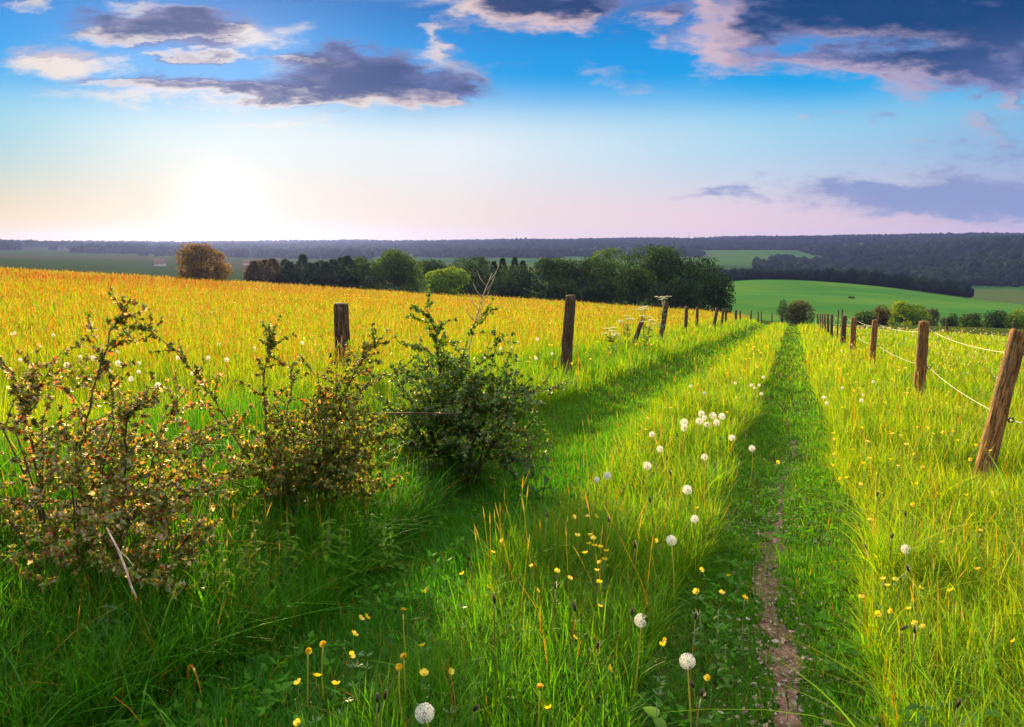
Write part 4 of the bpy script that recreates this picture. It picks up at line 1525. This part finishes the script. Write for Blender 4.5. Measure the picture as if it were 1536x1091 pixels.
for a_ in range(9):
    q_ = ap(708 + a_ * 3.2, 490 - a_ * 8.5, 6.4)
    m_.tube([q_, q_ + np.array([0.05 * (-1) ** a_, 0, .06]), q_ + np.array([.08 * (-1) ** a_, 0, .13])], [0.003, .003, 0.001], 4)
tag(m_.build('dry_stalk', M_DEADWOOD), 'tall bent dry stalk rising behind the rounded bush', 'dry stalk')


# ------------------------------------------------------------------ flowers
def stem_tube(h, r0, r1, bend, c, sides=5):
    m_ = MB()
    z_ = np.linspace(0, h, 7)
    b_ = bend * np.sin(np.pi * z_ / h)
    m_.tube(np.stack([b_, 0 * z_, z_], -1), np.linspace(r0, r1, 7), sides, c)
    return m_


def clock_mesh(seedv, full=1.0):
    """a dandelion clock: receptacle, stalks and parachutes"""
    lr = np.random.default_rng(seedv)
    m_ = MB()
    iv, jf = ico(2)
    m_.add(iv * 0.0055, None, jf, (0.16, 0.11, 0.05))
    n = 165
    i_ = np.arange(n) + 0.5
    ph = np.arccos(1 - 2 * i_ / n)
    th = np.pi * (1 + 5 ** 0.5) * i_
    d = np.stack([np.cos(th) * np.sin(ph), np.sin(th) * np.sin(ph), np.cos(ph)], -1)
    d = unit(d + lr.normal(0, 0.05, (n, 3)))
    kp = d[:, 2] > -0.86
    if full < 1:
        kp &= ~((d[:, 0] > 0.25) & (d[:, 2] < 0.75) & (lr.random(n) < 0.9))
    d = d[kp]
    n = len(d)
    R_ = 0.0235 * lr.uniform(0.93, 1.05, n)
    s_ = unit(np.cross(d, lr.normal(size=(n, 3))))
    w_ = np.cross(d, s_)
    # stalk
    o = np.arange(n)[:, None] * 4
    hw = 0.0003
    v = np.stack([d * 0.005 - s_ * hw, d * 0.005 + s_ * hw, d * R_[:, None] + s_ * hw, d * R_[:, None] - s_ * hw], 1).reshape(-1, 3)
    m_.add(v, o + np.array([[0, 1, 2, 3]]), None, (0.72, 0.66, 0.56))
    # parachute: nine thin rays
    for kx in range(9):
        a = 2 * np.pi * kx / 9 + lr.uniform(0, 6.28, (n, 1))
        e = np.cos(a) * s_ + np.sin(a) * w_
        f_ = -np.sin(a) * s_ + np.cos(a) * w_
        p0 = d * R_[:, None]
        p1_ = p0 + e * 0.0052 + d * 0.0022
        v = np.stack([p0 - f_ * 0.00016, p0 + f_ * 0.00016, p1_ + f_ * 0.0003, p1_ - f_ * 0.0003], 1).reshape(-1, 3)
        m_.add(v, o + np.array([[0, 1, 2, 3]]), None, (0.84, 0.82, 0.78))
    return m_.mesh('seed_head')


CLOCKS = [clock_mesh(1), clock_mesh(2), clock_mesh(3), clock_mesh(4, 0.7)]
for me in CLOCKS:
    me.materials.append(M_FLUFF)
CSTEM = []
for bd in (0.006, -0.012, 0.018):
    me = stem_tube(0.34, 0.0034, 0.0026, bd, (0.42, 0.40, 0.04)).mesh('stem')
    me.materials.append(M_STEM)
    CSTEM.append(me)


def flower_mesh():
    m_ = MB()
    for kx in range(5):
        a = 2 * math.pi * kx / 5
        ca, sa = math.cos(a), math.sin(a)
        prof = [(0.0, 0.0, 0.0008), (0.004, 0.0035, 0.0022), (0.0085, 0.0066, 0.0058), (0.0118, 0.0048, 0.0095), (0.0125, 0.0, 0.0105)]
        v, q = [], []
        for (rad, hw, zz) in prof:
            for sg in (-1, 0, 1):
                r_ = rad - (0.0008 if sg == 0 else 0)
                v.append((r_ * ca - sg * hw * sa, r_ * sa + sg * hw * ca, zz - (0.0006 if sg == 0 else 0)))
        for i_ in range(4):
            for j_ in range(2):
                q.append((i_ * 3 + j_, i_ * 3 + j_ + 1, i_ * 3 + j_ + 4, i_ * 3 + j_ + 3))
        m_.add(v, q, None, (0.80, 0.56, 0.010))
    iv, jf = ico(1)
    m_.add(iv * np.array([0.0035, 0.0035, 0.003]) + np.array([0, 0, 0.003]), None, jf, (0.45, 0.40, 0.02))
    return m_.mesh('petals')


PETALS = flower_mesh()
PETALS.materials.append(M_PETAL)


def buttercup_stem(seedv):
    lr = np.random.default_rng(seedv)
    m_ = stem_tube(0.36, 0.0013, 0.0009, lr.normal(0, 0.012), (0.10, 0.19, 0.02), 4)
    # divided leaves and a bud on a side shoot
    z0 = lr.uniform(0.12, 0.2)
    tip = np.array([lr.normal(0, .03), lr.normal(0, .03), z0 + lr.uniform(0.07, 0.12)])
    m_.tube([(0, 0, z0), tip * 0.6 + np.array([0, 0, z0 * .4]), tip], [0.0009, 0.0008, 0.0007], 4, (0.10, 0.19, 0.02))
    iv, jf = ico(1)
    m_.add(iv * 0.0032 + tip, None, jf, (0.28, 0.30, 0.03))
    for zz in (z0, z0 * 0.5):
        a = lr.uniform(0, 6.28, 5)
        al = unit(np.stack([np.cos(a), np.sin(a), 0.5 + 0 * a], -1))
        m_.kites(np.tile([[0, 0, zz]], (5, 1)), al, unit(np.cross(al, [0, 0, 1.0])), 0.035, 0.008, (0.07, 0.17, 0.015))
    return m_.mesh('stem')


BSTEM = [buttercup_stem(i_) for i_ in range(4)]
for me in BSTEM:
    me.materials.append(M_STEM)


def disc_mesh():
    """a yellow dandelion bloom"""
    m_ = MB()
    n = 90
    i_ = np.arange(n)
    th = i_ * 2.39996
    el_ = 0.10 + 0.95 * (1 - i_ / n)
    al = np.stack([np.cos(th) * np.cos(el_), np.sin(th) * np.cos(el_), np.sin(el_)], -1)
    m_.kites(np.zeros((n, 3)), al, unit(np.cross(al, [0.01, 0, 1.0])), 0.016, 0.0042, (0.82, 0.52, 0.008))
    m_.tube([(0, 0, -0.012), (0, 0, 0.002)], [0.004, 0.007], 7, (0.10, 0.17, 0.02))
    return m_.mesh('petals')


DISC = disc_mesh()
DISC.materials.append(M_PETAL)


def spike_mesh():
    m_ = MB()
    n = 60
    z_ = np.linspace(0, 0.026, n)
    a = np.arange(n) * 2.4
    rr = 0.0042 * np.sin(np.pi * (0.12 + 0.8 * z_ / 0.026)) + 0.0006
    al = unit(np.stack([np.cos(a), np.sin(a), 0.8 + 0 * a], -1))
    m_.tube([(0, 0, 0), (0, 0, .013), (0, 0, .026)], [0.003, 0.004, 0.0015], 6, (0.055, 0.038, 0.02))
    m_.kites(np.stack([rr * .6 * np.cos(a), rr * .6 * np.sin(a), z_], -1), al, unit(np.cross(al, [0, 0, 1.0])), 0.006, 0.003, (0.085, 0.06, 0.03))
    return m_.mesh('seed_head')


SPIKE = spike_mesh()
SPIKE.materials.append(M_STEM)
SSTEM = []
for bd, cc in ((0.008, (0.20, 0.20, 0.04)), (-0.014, (0.28, 0.17, 0.05)), (0.02, (0.24, 0.20, 0.04))):
    me = stem_tube(0.36, 0.0026, 0.0018, bd, cc).mesh('stem')
    me.materials.append(M_STEM)
    SSTEM.append(me)

frand = random.Random(5)


def plant(kind, px, row, hh, label, cat, group, stem_me, head_me, h0, lean=0.06, hs=1.0, tilt=0.3):
    P = hit(px, row, hh, 400)
    dx, dy = frand.gauss(0, lean) * hh, frand.gauss(0, lean) * hh
    bx, by = P.x - dx, P.y - dy
    bz = gz(bx, by)
    root = empty(kind, (bx, by, bz), label, cat, group)
    vec = P - Vector((bx, by, bz))
    s_ = vec.length / h0
    root.rotation_mode = 'QUATERNION'
    spin = frand.uniform(0, 6.28)
    root.rotation_quaternion = Vector((0, 0, 1)).rotation_difference(vec) @ Quaternion((0, 0, 1), spin)
    so = bpy.data.objects.new('stem', stem_me)
    so.scale = (1, 1, s_)
    ho = bpy.data.objects.new(head_me.name.split('.')[0], head_me)
    ho.location = (0, 0, vec.length)
    ho.scale = (hs,) * 3
    ho.rotation_euler = (frand.gauss(0, tilt), frand.gauss(0, tilt), frand.uniform(0, 6))
    for o in (so, ho):
        o.parent = root
        col.objects.link(o)
    return root


def series(items, maker, phrase_of):
    """label every member of a named cluster by its place from the left"""
    groups = {}
    for it in items:
        groups.setdefault(phrase_of(*it), []).append(it)
    for ph, its in groups.items():
        if len(its) > 8:                       # a big cluster is told apart as an upper and a lower half
            its.sort(key=lambda a: a[1])
            h_ = len(its) // 2
            halves = [(', upper half', its[:h_]), (', lower half', its[h_:])]
        else:
            halves = [('', its)]
        for extra, part in halves:
            part.sort(key=lambda a: (a[0], a[1]))
            for i_, it in enumerate(part):
                maker(it, ph + extra, i_, len(part))


# dandelion clocks -------------------------------------------------
NEAR_CLOCKS = [
    (1031, 992, .30, 1.0, 0, 'large round white dandelion clock beside the bare earth of the track'),
    (962, 931, .34, 0.92, 3, 'peach tinted dandelion clock with a bite missing on a bright yellow stem'),
    (637, 1070, .24, 1.05, 1, 'fluffy white dandelion clock low at the bottom edge'),
    (1007, 811, .32, 0.95, 2, 'wide open white dandelion clock above the yellow buttercups beside the track'),
    (1042, 779, .34, .80, 0, 'small grey dandelion clock just above the wide open one'),
    (1031, 735, .36, 1.05, 1, 'tall white dandelion clock standing above the small grey one'),
    (1359, 824, .34, .85, 3, 'half blown brownish dandelion clock in the right verge below the thick post'),
]
for (a_, b_, hh, hs, vi, lb) in NEAR_CLOCKS:
    plant('dandelion_clock', a_, b_, hh, lb, 'dandelion', 'dandelion clocks', CSTEM[vi % 3], CLOCKS[vi], 0.34, 0.08, hs)

MORE_CLOCKS = [(1128, 673), (1057, 686), (990, 674), (978, 652), (971, 699), (911, 714), (895, 720), (1098, 657), (1026, 634), (1027, 642), (1057, 627), (1069, 624), (1083, 625),
               (1049, 632), (1061, 637), (1075, 634), (1036, 580), (1057, 590), (1103, 575), (1145, 566), (1139, 578), (1132, 582), (1142, 591), (1052, 621), (1127, 578),
               (1236, 597), (1263, 582), (1294, 592), (1292, 601), (1310, 573), (1277, 517), (1240, 605), (1262, 527),
               (22, 500), (17, 502), (121, 536), (176, 528), (177, 545), (208, 545), (208, 558), (237, 578), (197, 569), (165, 558), (140, 537), (149, 523), (80, 503), (312, 537),
               (267, 537), (453, 515), (328, 516), (382, 522), (777, 514), (806, 509), (740, 517), (751, 523), (768, 521), (804, 538), (828, 531), (60, 520), (100, 548), (290, 560), (340, 540), (30, 540)]


def clock_phrase(px, row):
    if px < 400 and row < 522:
        return 'far back in the left meadow'
    if px < 500:
        return 'in the meadow behind the hawthorns'
    if px < 850:
        return 'in the meadow by the lone post'
    if px < 930:
        return 'at the left edge of the strip'
    if px < 1200 and row < 600:
        return 'at the back of the middle strip'
    if px < 1200 and row < 646:
        return 'in the bright central cluster'
    if px < 1200:
        return 'in front of the bright cluster'
    return 'in the verge right of the track'


def clock_make(it, ph, i_, n):
    hh = 0.36 if it[0] > 850 else 0.42
    far = hit(it[0], it[1], hh, 400).y
    hs = (1.25 if 'bright' in ph else min(1.2, max(0.9, far / 12.0))) * frand.uniform(0.72, 1.1)
    plant('dandelion_clock', it[0], it[1], hh, 'white dandelion clock %s, %s' % (ph, ordinal(i_, n)), 'dandelion', 'dandelion clocks', CSTEM[frand.randrange(3)], CLOCKS[frand.choice((0, 1, 2, 3))], 0.34, 0.07, hs)


series(MORE_CLOCKS, clock_make, clock_phrase)

# yellow buttercups -------------------------------------------------
BUTTER = [(739, 830), (694, 862), (641, 886), (866, 805), (885, 804), (890, 809), (878, 831), (884, 817), (891, 820), (900, 822), (910, 828), (900, 845), (907, 841), (895, 857), (898, 875),
          (835, 858), (854, 869), (900, 911), (861, 958), (860, 776), (882, 776), (893, 776), (862, 734), (883, 729), (983, 811), (1051, 856), (1093, 865), (1045, 889), (1082, 891), (1116, 898),
          (1045, 763), (913, 1004), (992, 969), (994, 960), (823, 1064), (1062, 1018), (675, 1008), (634, 970), (636, 1012), (798, 850), (805, 887), (754, 812), (549, 927), (540, 929),
          (530, 953), (525, 984), (448, 1026), (475, 1016), (503, 1028), (447, 1086), (1471, 797), (1414, 815), (1466, 855), (1427, 887), (1381, 884), (1343, 871), (1331, 880), (1293, 897),
          (1316, 922), (1337, 918), (1363, 915), (1373, 937), (1385, 942), (1521, 963), (1325, 870), (1305, 781), (1370, 758), (1374, 727), (1406, 742), (1448, 744), (1487, 740), (1291, 728),
          (1260, 718), (1270, 718), (1252, 682), (1248, 699), (1250, 651), (1253, 660), (1292, 643), (1295, 696), (1304, 689), (1316, 711), (1338, 652), (1351, 655), (1372, 682), (1399, 652),
          (1415, 650), (1428, 648), (1390, 643), (1117, 899), (1166, 694), (1334, 690), (1347, 700), (1360, 668), (1301, 664), (1278, 676), (1436, 662), (1456, 690), (1320, 740), (1385, 702)]


def butter_phrase(px, row):
    if px < 590:
        return 'low in the front left grass'
    if px < 770 and row > 940:
        return 'near the bottom edge clock'
    if px < 770:
        return 'in grass below the rounded bush'
    if px < 930 and row < 785:
        return 'behind the tight buttercup cluster'
    if px < 930 and row < 920:
        return 'in the tight central cluster'
    if px < 1000 and row > 920:
        return 'around the peach tinted clock'
    if px < 1130:
        return 'close left of the bare track'
    if row > 850:
        return 'low in the right verge'
    if row > 715:
        return 'before the big leaning post'
    return 'below the thick fence post'


def butter_make(it, ph, i_, n):
    hh = 0.30 if it[1] < 900 else 0.24
    far = hit(it[0], it[1], hh, 100).y
    plant('buttercup', it[0], it[1], hh, 'yellow buttercup %s, %s' % (ph, ordinal(i_, n)), 'buttercup', 'buttercups', BSTEM[frand.randrange(4)], PETALS, 0.36, 0.08, frand.uniform(0.85, 1.15) * min(1.5, max(1, far / 5)), 0.5)


series([b_ for b_ in BUTTER], butter_make, butter_phrase)
for (a_, b_, lb) in ((605, 916, 'larger yellow dandelion bloom on the left of the front grass'), (810, 1031, 'yellow dandelion bloom alone near the bottom middle'),
                     (606, 985, 'upper of the two crowded yellow dandelion blooms at the front left'), (599, 1001, 'lower of the two crowded yellow dandelion blooms at the front left'),
                     (485, 967, 'yellow dandelion bloom on a long stem in the front left grass'), (462, 977, 'short yellow dandelion bloom left of the long stemmed bloom')):
    plant('dandelion_flower', a_, b_, 0.22, lb, 'dandelion', 'yellow dandelion blooms', CSTEM[0], DISC, 0.34, 0.08, 0.85, 0.5)

# more buttercups further back, smaller than one can tell apart
placed = 0
spots = []
while placed < 150:
    s_v = frand.choice([frand.uniform(0.55, 2.0), frand.uniform(-1.3, -0.5), frand.uniform(-4.2, -2.9), frand.uniform(2.2, 6)])
    t_v = frand.uniform(6, 24)
    x_, y_ = t_v * ST + s_v * CT, t_v * CT - s_v * ST
    pxx = px_of(np.array([x_]), np.array([y_]))[0]
    if not (20 < pxx < 1516):
        continue
    zz = gz(x_, y_)
    hh = frand.uniform(0.28, 0.42)
    root = empty('buttercup', (x_, y_, zz), None, 'buttercup')
    where = ('right verge grass under the fence' if 0.4 < s_v < 2.1 else 'middle strip between the wheel tracks' if -1.4 < s_v < -.4 else 'bank grass left of the track' if s_v < 0 else 'pasture beyond the right fence')
    root['label'] = 'small yellow buttercup scattered through the ' + where
    root['group'] = 'small buttercups in the ' + where
    so = bpy.data.objects.new('stem', BSTEM[frand.randrange(4)])
    so.scale = (1, 1, hh / 0.36)
    ho = bpy.data.objects.new('petals', PETALS)
    ho.location = (0, 0, hh)
    ho.scale = (min(2.0, max(1.1, t_v / 8)),) * 3
    ho.rotation_euler = (frand.gauss(0.4, .4), frand.gauss(0, .4), 0)
    root.rotation_euler.z = frand.uniform(0, 6.28)
    for o in (so, ho):
        o.parent = root
        col.objects.link(o)
    placed += 1

# ribwort and spent dandelion stalks ----------------------------------
STALKS = [(742, 905), (821, 776), (833, 884), (863, 917), (896, 973), (947, 923), (1043, 929), (1040, 1031), (1052, 1045), (704, 841), (913, 783), (953, 822), (975, 754), (711, 1066),
          (577, 1049), (566, 1053), (1316, 745), (1358, 774), (1336, 808), (1300, 823), (1363, 857), (1350, 945), (1372, 950), (1435, 1061), (1133, 712), (985, 700), (1000, 690), (1110, 690),
          (1120, 650), (1080, 660), (960, 645), (1015, 655), (764, 696), (1006, 712), (890, 650)]


def stalk_phrase(px, row):
    if px > 1200:
        return 'in the right verge'
    if px < 780 and row > 1000:
        return 'at the bottom left of centre'
    if row < 725:
        return 'around the white clocks'
    return 'in front on the middle strip'


def stalk_make(it, ph, i_, n):
    plant('ribwort_stalk', it[0], it[1], 0.33 if it[1] < 1000 else .24, 'dark headed stalk %s, %s' % (ph, ordinal(i_, n)), 'seed stalk', 'dark headed stalks', SSTEM[frand.randrange(3)], SPIKE, 0.36, 0.08, frand.uniform(0.9, 1.3), 0.25)


series(STALKS, stalk_make, stalk_phrase)


# cow parsley ------------------------------------------------------
def umbel(px, row, Y, label, k_=1.0):
    lr = np.random.default_rng(int(px))
    P = at_depth(px, row, Y)
    root = empty('cow_parsley', (P.x, Y, gz(P.x, Y)), label, 'cow parsley', 'cow parsley by the leaning posts')
    h = P.z - gz(P.x, Y)
    st = MB()
    hd = MB()
    st.tube([(0.03, 0, 0), (0.0, 0.01, h * .5), (0, 0, h)], [0.007, .006, .004], 5, (0.12, 0.17, 0.03))
    tips = [(0, 0, h)]
    for i_ in range(5):
        a = lr.uniform(0, 6.28)
        q_ = np.array([math.cos(a) * .16 * k_, math.sin(a) * .16 * k_, h - lr.uniform(-.04, .16)])
        st.tube([(0, 0, h * .6), q_ * [.6, .6, .9], q_], [0.004, .004, .003], 4, (0.12, 0.17, 0.03))
        tips.append(q_)
    for tp in tips:
        tp = np.array(tp)
        for j_ in range(16):
            a, r_ = lr.uniform(0, 6.28), 0.075 * k_ * math.sqrt(lr.random())
            c_ = tp + [math.cos(a) * r_, math.sin(a) * r_, 0.045 - r_ * .2]
            st.tube([tp, c_], [0.0015, 0.001], 3, (0.14, 0.2, 0.04), cap=False)
            n = 12
            pp_ = c_ + lr.normal(0, 0.009, (n, 3)) * [1, 1, .35]
            al = unit(lr.normal(size=(n, 3)) + [0, 0, .3])
            hd.kites(pp_, al, unit(np.cross(al, lr.normal(size=(n, 3)))), 0.009, 0.007, (0.62, 0.62, 0.48))
    for j_ in range(26):
        z_ = lr.uniform(0.1, 0.75) * h
        a = lr.uniform(0, 6.28)
        al = unit(np.array([[math.cos(a), math.sin(a), .3]]))
        st.kites([[0, 0, z_]], al, unit(np.cross(al, [[0, 0, 1.0]])), .18, .06, (0.06, 0.14, 0.015))
    st.build('stem', M_STEM, root)
    hd.build('flower_head', M_FLUFF, root)


umbel(994, 447, 23, 'tall cow parsley with white umbels against the dark trees', 1.1)
umbel(966, 462, 22, 'cow parsley just left of the tall white one')
umbel(973, 478, 19, 'low cow parsley in front of the leaning stub')
umbel(941, 476, 20, 'cow parsley left of the leaning stub')
umbel(920, 494, 17, 'lowest cow parsley right of the lone weathered post')


# leafy weeds --------------------------------------------------------
def weed(name, px, row_top, Y, label, cat, n_pairs, ll, lw, c, k_stem=(0.10, 0.17, 0.03), stems=3):
    lr = np.random.default_rng(int(px * 3 + row_top))
    P = at_depth(px, row_top, Y)
    bz = gz(P.x, Y)
    h = max(0.12, P.z - bz)
    root = empty(name, (P.x, Y, bz), label, cat)
    st, lf = MB(), MB()
    for s_ in range(stems):
        ox, oy = (lr.normal(0, .05), lr.normal(0, .05)) if s_ else (0, 0)
        hh = h * (1 if s_ == 0 else lr.uniform(.6, .95))
        st.tube([(ox, oy, 0), (ox * 1.3, oy * 1.3, hh * .5), (ox * 1.5, oy * 1.5, hh)], [.003, .0025, .0015], 5, k_stem)
        for i_ in range(n_pairs):
            z_ = hh * (0.2 + 0.8 * (i_ + .5) / n_pairs)
            a0_ = (i_ % 2) * math.pi / 2 + lr.normal(0, .2)
            for sd_ in (0, math.pi):
                a = a0_ + sd_
                al = unit(np.array([math.cos(a), math.sin(a), lr.uniform(-.25, .35)]))
                sv = unit(np.cross(al, [0, 0, 1.0]))
                sz = ll * (1.1 - 0.55 * i_ / n_pairs) * lr.uniform(.8, 1.2)
                f = [0, .12, .3, .5, .7, .87, 1.0]
                wv_ = [0.05, .75, 1.0, .9, .62, .32, 0.02]
                cen = [np.array([ox * 1.4, oy * 1.4, z_]) + al * sz * t_ + np.array([0, 0, -0.35 * sz * t_ ** 2]) for t_ in f]
                v = []
                for t_, (cc_, wq) in enumerate(zip(cen, wv_)):
                    jag = 0.88 if t_ % 2 else 1.0
                    v += [cc_ - sv * lw * sz / ll * wq * .5 * jag + [0, 0, .12 * lw * wq], cc_, cc_ + sv * lw * sz / ll * wq * .5 * jag + [0, 0, .12 * lw * wq]]
                q = [(i * 3 + j_, i * 3 + j_ + 1, i * 3 + j_ + 4, i * 3 + j_ + 3) for i in range(6) for j_ in range(2)]
                lf.add(v, q, None, np.array(c) * lr.uniform(.8, 1.25))
    st.build('stem', M_STEM, root)
    lf.build('leaves', M_GRASS, root)


NG = (0.11, 0.25, 0.008)
weed('nettle', 558, 770, 4.0, 'bright green nettle on the right of the nettle patch under the bushes', 'nettle', 9, .06, .03, NG, stems=5)
weed('nettle', 492, 780, 3.7, 'bright green nettle in the middle of the nettle patch under the bushes', 'nettle', 9, .06, .03, NG, stems=5)
weed('nettle', 430, 780, 3.5, 'nettle below the stem of the upright hawthorn bush', 'nettle', 9, .06, .03, NG, stems=5)
weed('nettle', 380, 775, 3.3, 'yellowish nettle at the left of the nettle patch', 'nettle', 9, .065, .026, (0.24, 0.28, 0.01), stems=5)
weed('nettle', 575, 680, 5.2, 'pale green nettle between the upright bush and the rounded bush', 'nettle', 7, .08, .035, (0.11, 0.20, 0.025))
weed('nettle', 545, 700, 4.9, 'nettle leaning on the right side of the upright bush', 'nettle', 7, .08, .035, (0.09, 0.19, 0.025))
weed('thistle', 160, 905, 2.7, 'grey green spiky thistle in front of the pale dead twig', 'thistle', 9, .085, .03, (0.08, 0.19, 0.06), stems=1)
weed('dock_plant', 1390, 1050, 2.35, 'broad leaved dock at the bottom right, left one of two', 'dock', 3, .12, .055, (0.07, 0.19, 0.02), stems=2)
weed('dock_plant', 1476, 1060, 2.35, 'broad leaved dock in the bottom right corner, right one of two', 'dock', 3, .12, .055, (0.08, 0.19, 0.02), stems=2)
weed('dock_plant', 985, 1055, 2.25, 'light green dock leaf at the bottom below the peach tinted clock', 'dock', 2, .11, .05, (0.11, 0.24, 0.02), stems=1)
weed('bramble_shoot', 792, 655, 5.3, 'trailing bramble shoot at the right foot of the rounded bush', 'bramble', 5, .07, .05, (0.05, 0.12, 0.04), (0.16, 0.07, 0.04))
weed('clover_plant', 1078, 915, 2.9, 'small leafy clover beside the bare track', 'clover', 5, .03, .026, (0.08, 0.19, 0.02))


# flecks of blossom too many to count: white in the right pasture and the meadow, yellow between
fl = MB()


def flecks(n, t0, t1, s0, s1, h0, h1, colr, size):
    t_ = t0 * (t1 / t0) ** rng.random(n)
    s_ = rng.uniform(s0, s1, n) * (t_ / t1) ** 0.8 if s0 < -6 or s1 > 8 else rng.uniform(s0, s1, n)
    if s1 > 8:
        s_ = 2.3 + np.abs(s_)
    if s0 < -6:
        s_ = -4.5 - np.abs(s_)
    x, y = t_ * ST + s_ * CT, t_ * CT - s_ * ST
    kp = (y > 3) & (np.hypot(x, y) < 150) & (fbm(x / 3, y / 3, 131, 2) > 0.42)
    x, y = x[kp], y[kp]
    N = len(x)
    r = np.hypot(x, y)
    z = ground_z(x, y) + rng.uniform(h0, h1, N)
    rad = np.maximum(size, 0.55 * r / 803) * rng.uniform(.7, 1.2, N)
    for kx in range(3):
        a = rng.uniform(0, 6.28, N)
        al = unit(np.stack([np.cos(a), np.sin(a), rng.normal(0, .6, N)], -1))
        fl.kites(np.stack([x, y, z], -1) - al * rad[:, None], al, unit(np.cross(al, rng.normal(size=(N, 3)))), rad * 2, rad * 1.6, colr)


flecks(1500, 8, 90, 0, 40, .35, .5, (0.78, 0.74, 0.66), 0.011)
flecks(1300, 8, 100, 0, 40, .35, .5, (0.75, 0.52, 0.02), 0.011)
flecks(3600, 6, 60, -30, 0, .30, .44, (0.75, 0.50, 0.02), 0.011)
flecks(300, 10, 60, -40, 0, .38, .46, (0.70, 0.66, 0.52), 0.009)
flecks(350, 9, 40, 0.5, 2.0, .3, .45, (0.75, 0.52, 0.02), 0.010)
tag(fl.build('meadow_blossom', M_PETAL), kind='stuff')

# low broad-leaved weeds in the wheel tracks and along their edges
gw = MB()
N = 5200
t_ = 1.6 * (16 / 1.6) ** rng.random(N)
s_ = np.where(rng.random(N) < 0.6, rng.normal(0, 0.42, N), rng.normal(-2.0, 0.6, N))
x, y = t_ * ST + s_ * CT, t_ * CT - s_ * ST
kp = (fbm(x / 0.35, y / 0.35, 141, 2) > 0.5) & ((np.abs(s_) > 0.16) | (t_ > 5))
x, y = x[kp], y[kp]
N = len(x)
z = ground_z(x, y) + rng.uniform(0.01, 0.07, N)
for kx in range(4):
    a = rng.uniform(0, 6.28, N)
    al = unit(np.stack([np.cos(a), np.sin(a), rng.normal(0.25, .3, N)], -1))
    sv = unit(np.cross(al, unit(rng.normal(0, .3, (N, 3)) + [0, 0, 1])))
    ln = rng.uniform(0.02, 0.055, N)
    gw.kites(np.stack([x, y, z], -1), al, sv, ln, ln * rng.uniform(.3, .7, N), (GREEN * 0.8 + LUSH * .3) * rng.uniform(.7, 1.4, (N, 1)), .15)
tag(gw.build('ground_weeds', M_GRASS), kind='stuff')

# dry leaf and gravel flecks on the path
lt = MB()
N = 2400
t_ = 1.6 + 8 * rng.random(N) ** 1.6
s_ = 0.05 * np.sin(t_ * .9) + 0.03 * np.sin(t_ * 2.3 + 1) + rng.normal(0, 0.12, N)
x, y = t_ * ST + s_ * CT, t_ * CT - s_ * ST
z = ground_z(x, y) + 0.018 + 0.006 * rng.random(N)
a = rng.uniform(0, 6.28, N)
al = unit(np.stack([np.cos(a), np.sin(a), rng.normal(0, .25, N)], -1))
sv = unit(np.cross(al, unit(rng.normal(0, .35, (N, 3)) + [0, 0, 1])))
ln = 0.010 + 0.028 * rng.random(N) ** 2
cc = np.array([(0.30, 0.20, 0.17), (0.20, 0.11, 0.07), (0.42, 0.32, 0.28), (0.13, 0.075, 0.04), (0.36, 0.20, 0.12)])[rng.integers(0, 5, N)]
lt.kites(np.stack([x, y, z], -1), al, sv, ln, ln * .6, cc, 0.15)
tag(lt.build('path_litter', M_PETAL), kind='stuff')
sb = MB()
iv, jf = ico(1)
N = 260
t_ = 1.6 + 5 * rng.random(N) ** 1.4
s_ = 0.05 * np.sin(t_ * .9) + 0.03 * np.sin(t_ * 2.3 + 1) + rng.normal(0, 0.06, N)
x, y = t_ * ST + s_ * CT, t_ * CT - s_ * ST
z = ground_z(x, y) + 0.012
for i_ in range(N):
    rs = 0.003 + 0.008 * rng.random() ** 2
    sb.add(iv * rng.uniform(.75, 1.2, (len(iv), 1)) * rs * rng.uniform(.6, 1.1, 3) + [x[i_], y[i_], z[i_]], None, jf, np.array([0.26, 0.19, 0.165]) * rng.uniform(.6, 1.4))
tag(sb.build('path_gravel', plain_mat('gravel_stone', (1, 1, 1), 0.9, 0, True)), kind='stuff')

# ------------------------------------------------------------------ haze over the valley
bpy.context.view_layer.update()
zmin = min(float((o.matrix_world @ Vector(c)).z) for o in scene.objects if o.type == 'MESH' for c in o.bound_box)
zmax = max(float((o.matrix_world @ Vector(c)).z) for o in scene.objects if o.type == 'MESH' for c in o.bound_box)
HB = 5600.0
v = [(sx * HB, sy * HB, zz) for zz in (zmin - 1.0, zmax + 3.0) for sx, sy in ((-1, -1), (1, -1), (1, 1), (-1, 1))]
hz = new_mesh('haze', v, [(3, 2, 1, 0), (4, 5, 6, 7), (0, 1, 5, 4), (1, 2, 6, 5), (2, 3, 7, 6), (3, 0, 4, 7)])
m, kk, out = new_mat('valley_haze')
adds = kk.node('ShaderNodeAddShader')
for i_, (cc_, dn_, an_) in enumerate((((1.0, 0.50, 0.20), 0.000013, 0.82), ((0.10, 0.30, 1.0), 0.000060, 0.0))):
    pv = kk.node('ShaderNodeVolumePrincipled')        # dust that scatters forward, and the blue of clear air
    pv.inputs['Color'].default_value = (*cc_, 1)
    pv.inputs['Density'].default_value = dn_
    pv.inputs['Anisotropy'].default_value = an_
    kk.l.new(pv.outputs[0], adds.inputs[i_])
kk.l.new(adds.outputs[0], out.inputs['Volume'])
tag(link_mesh('haze', hz, m), kind='stuff')
print('z range', zmin, zmax)
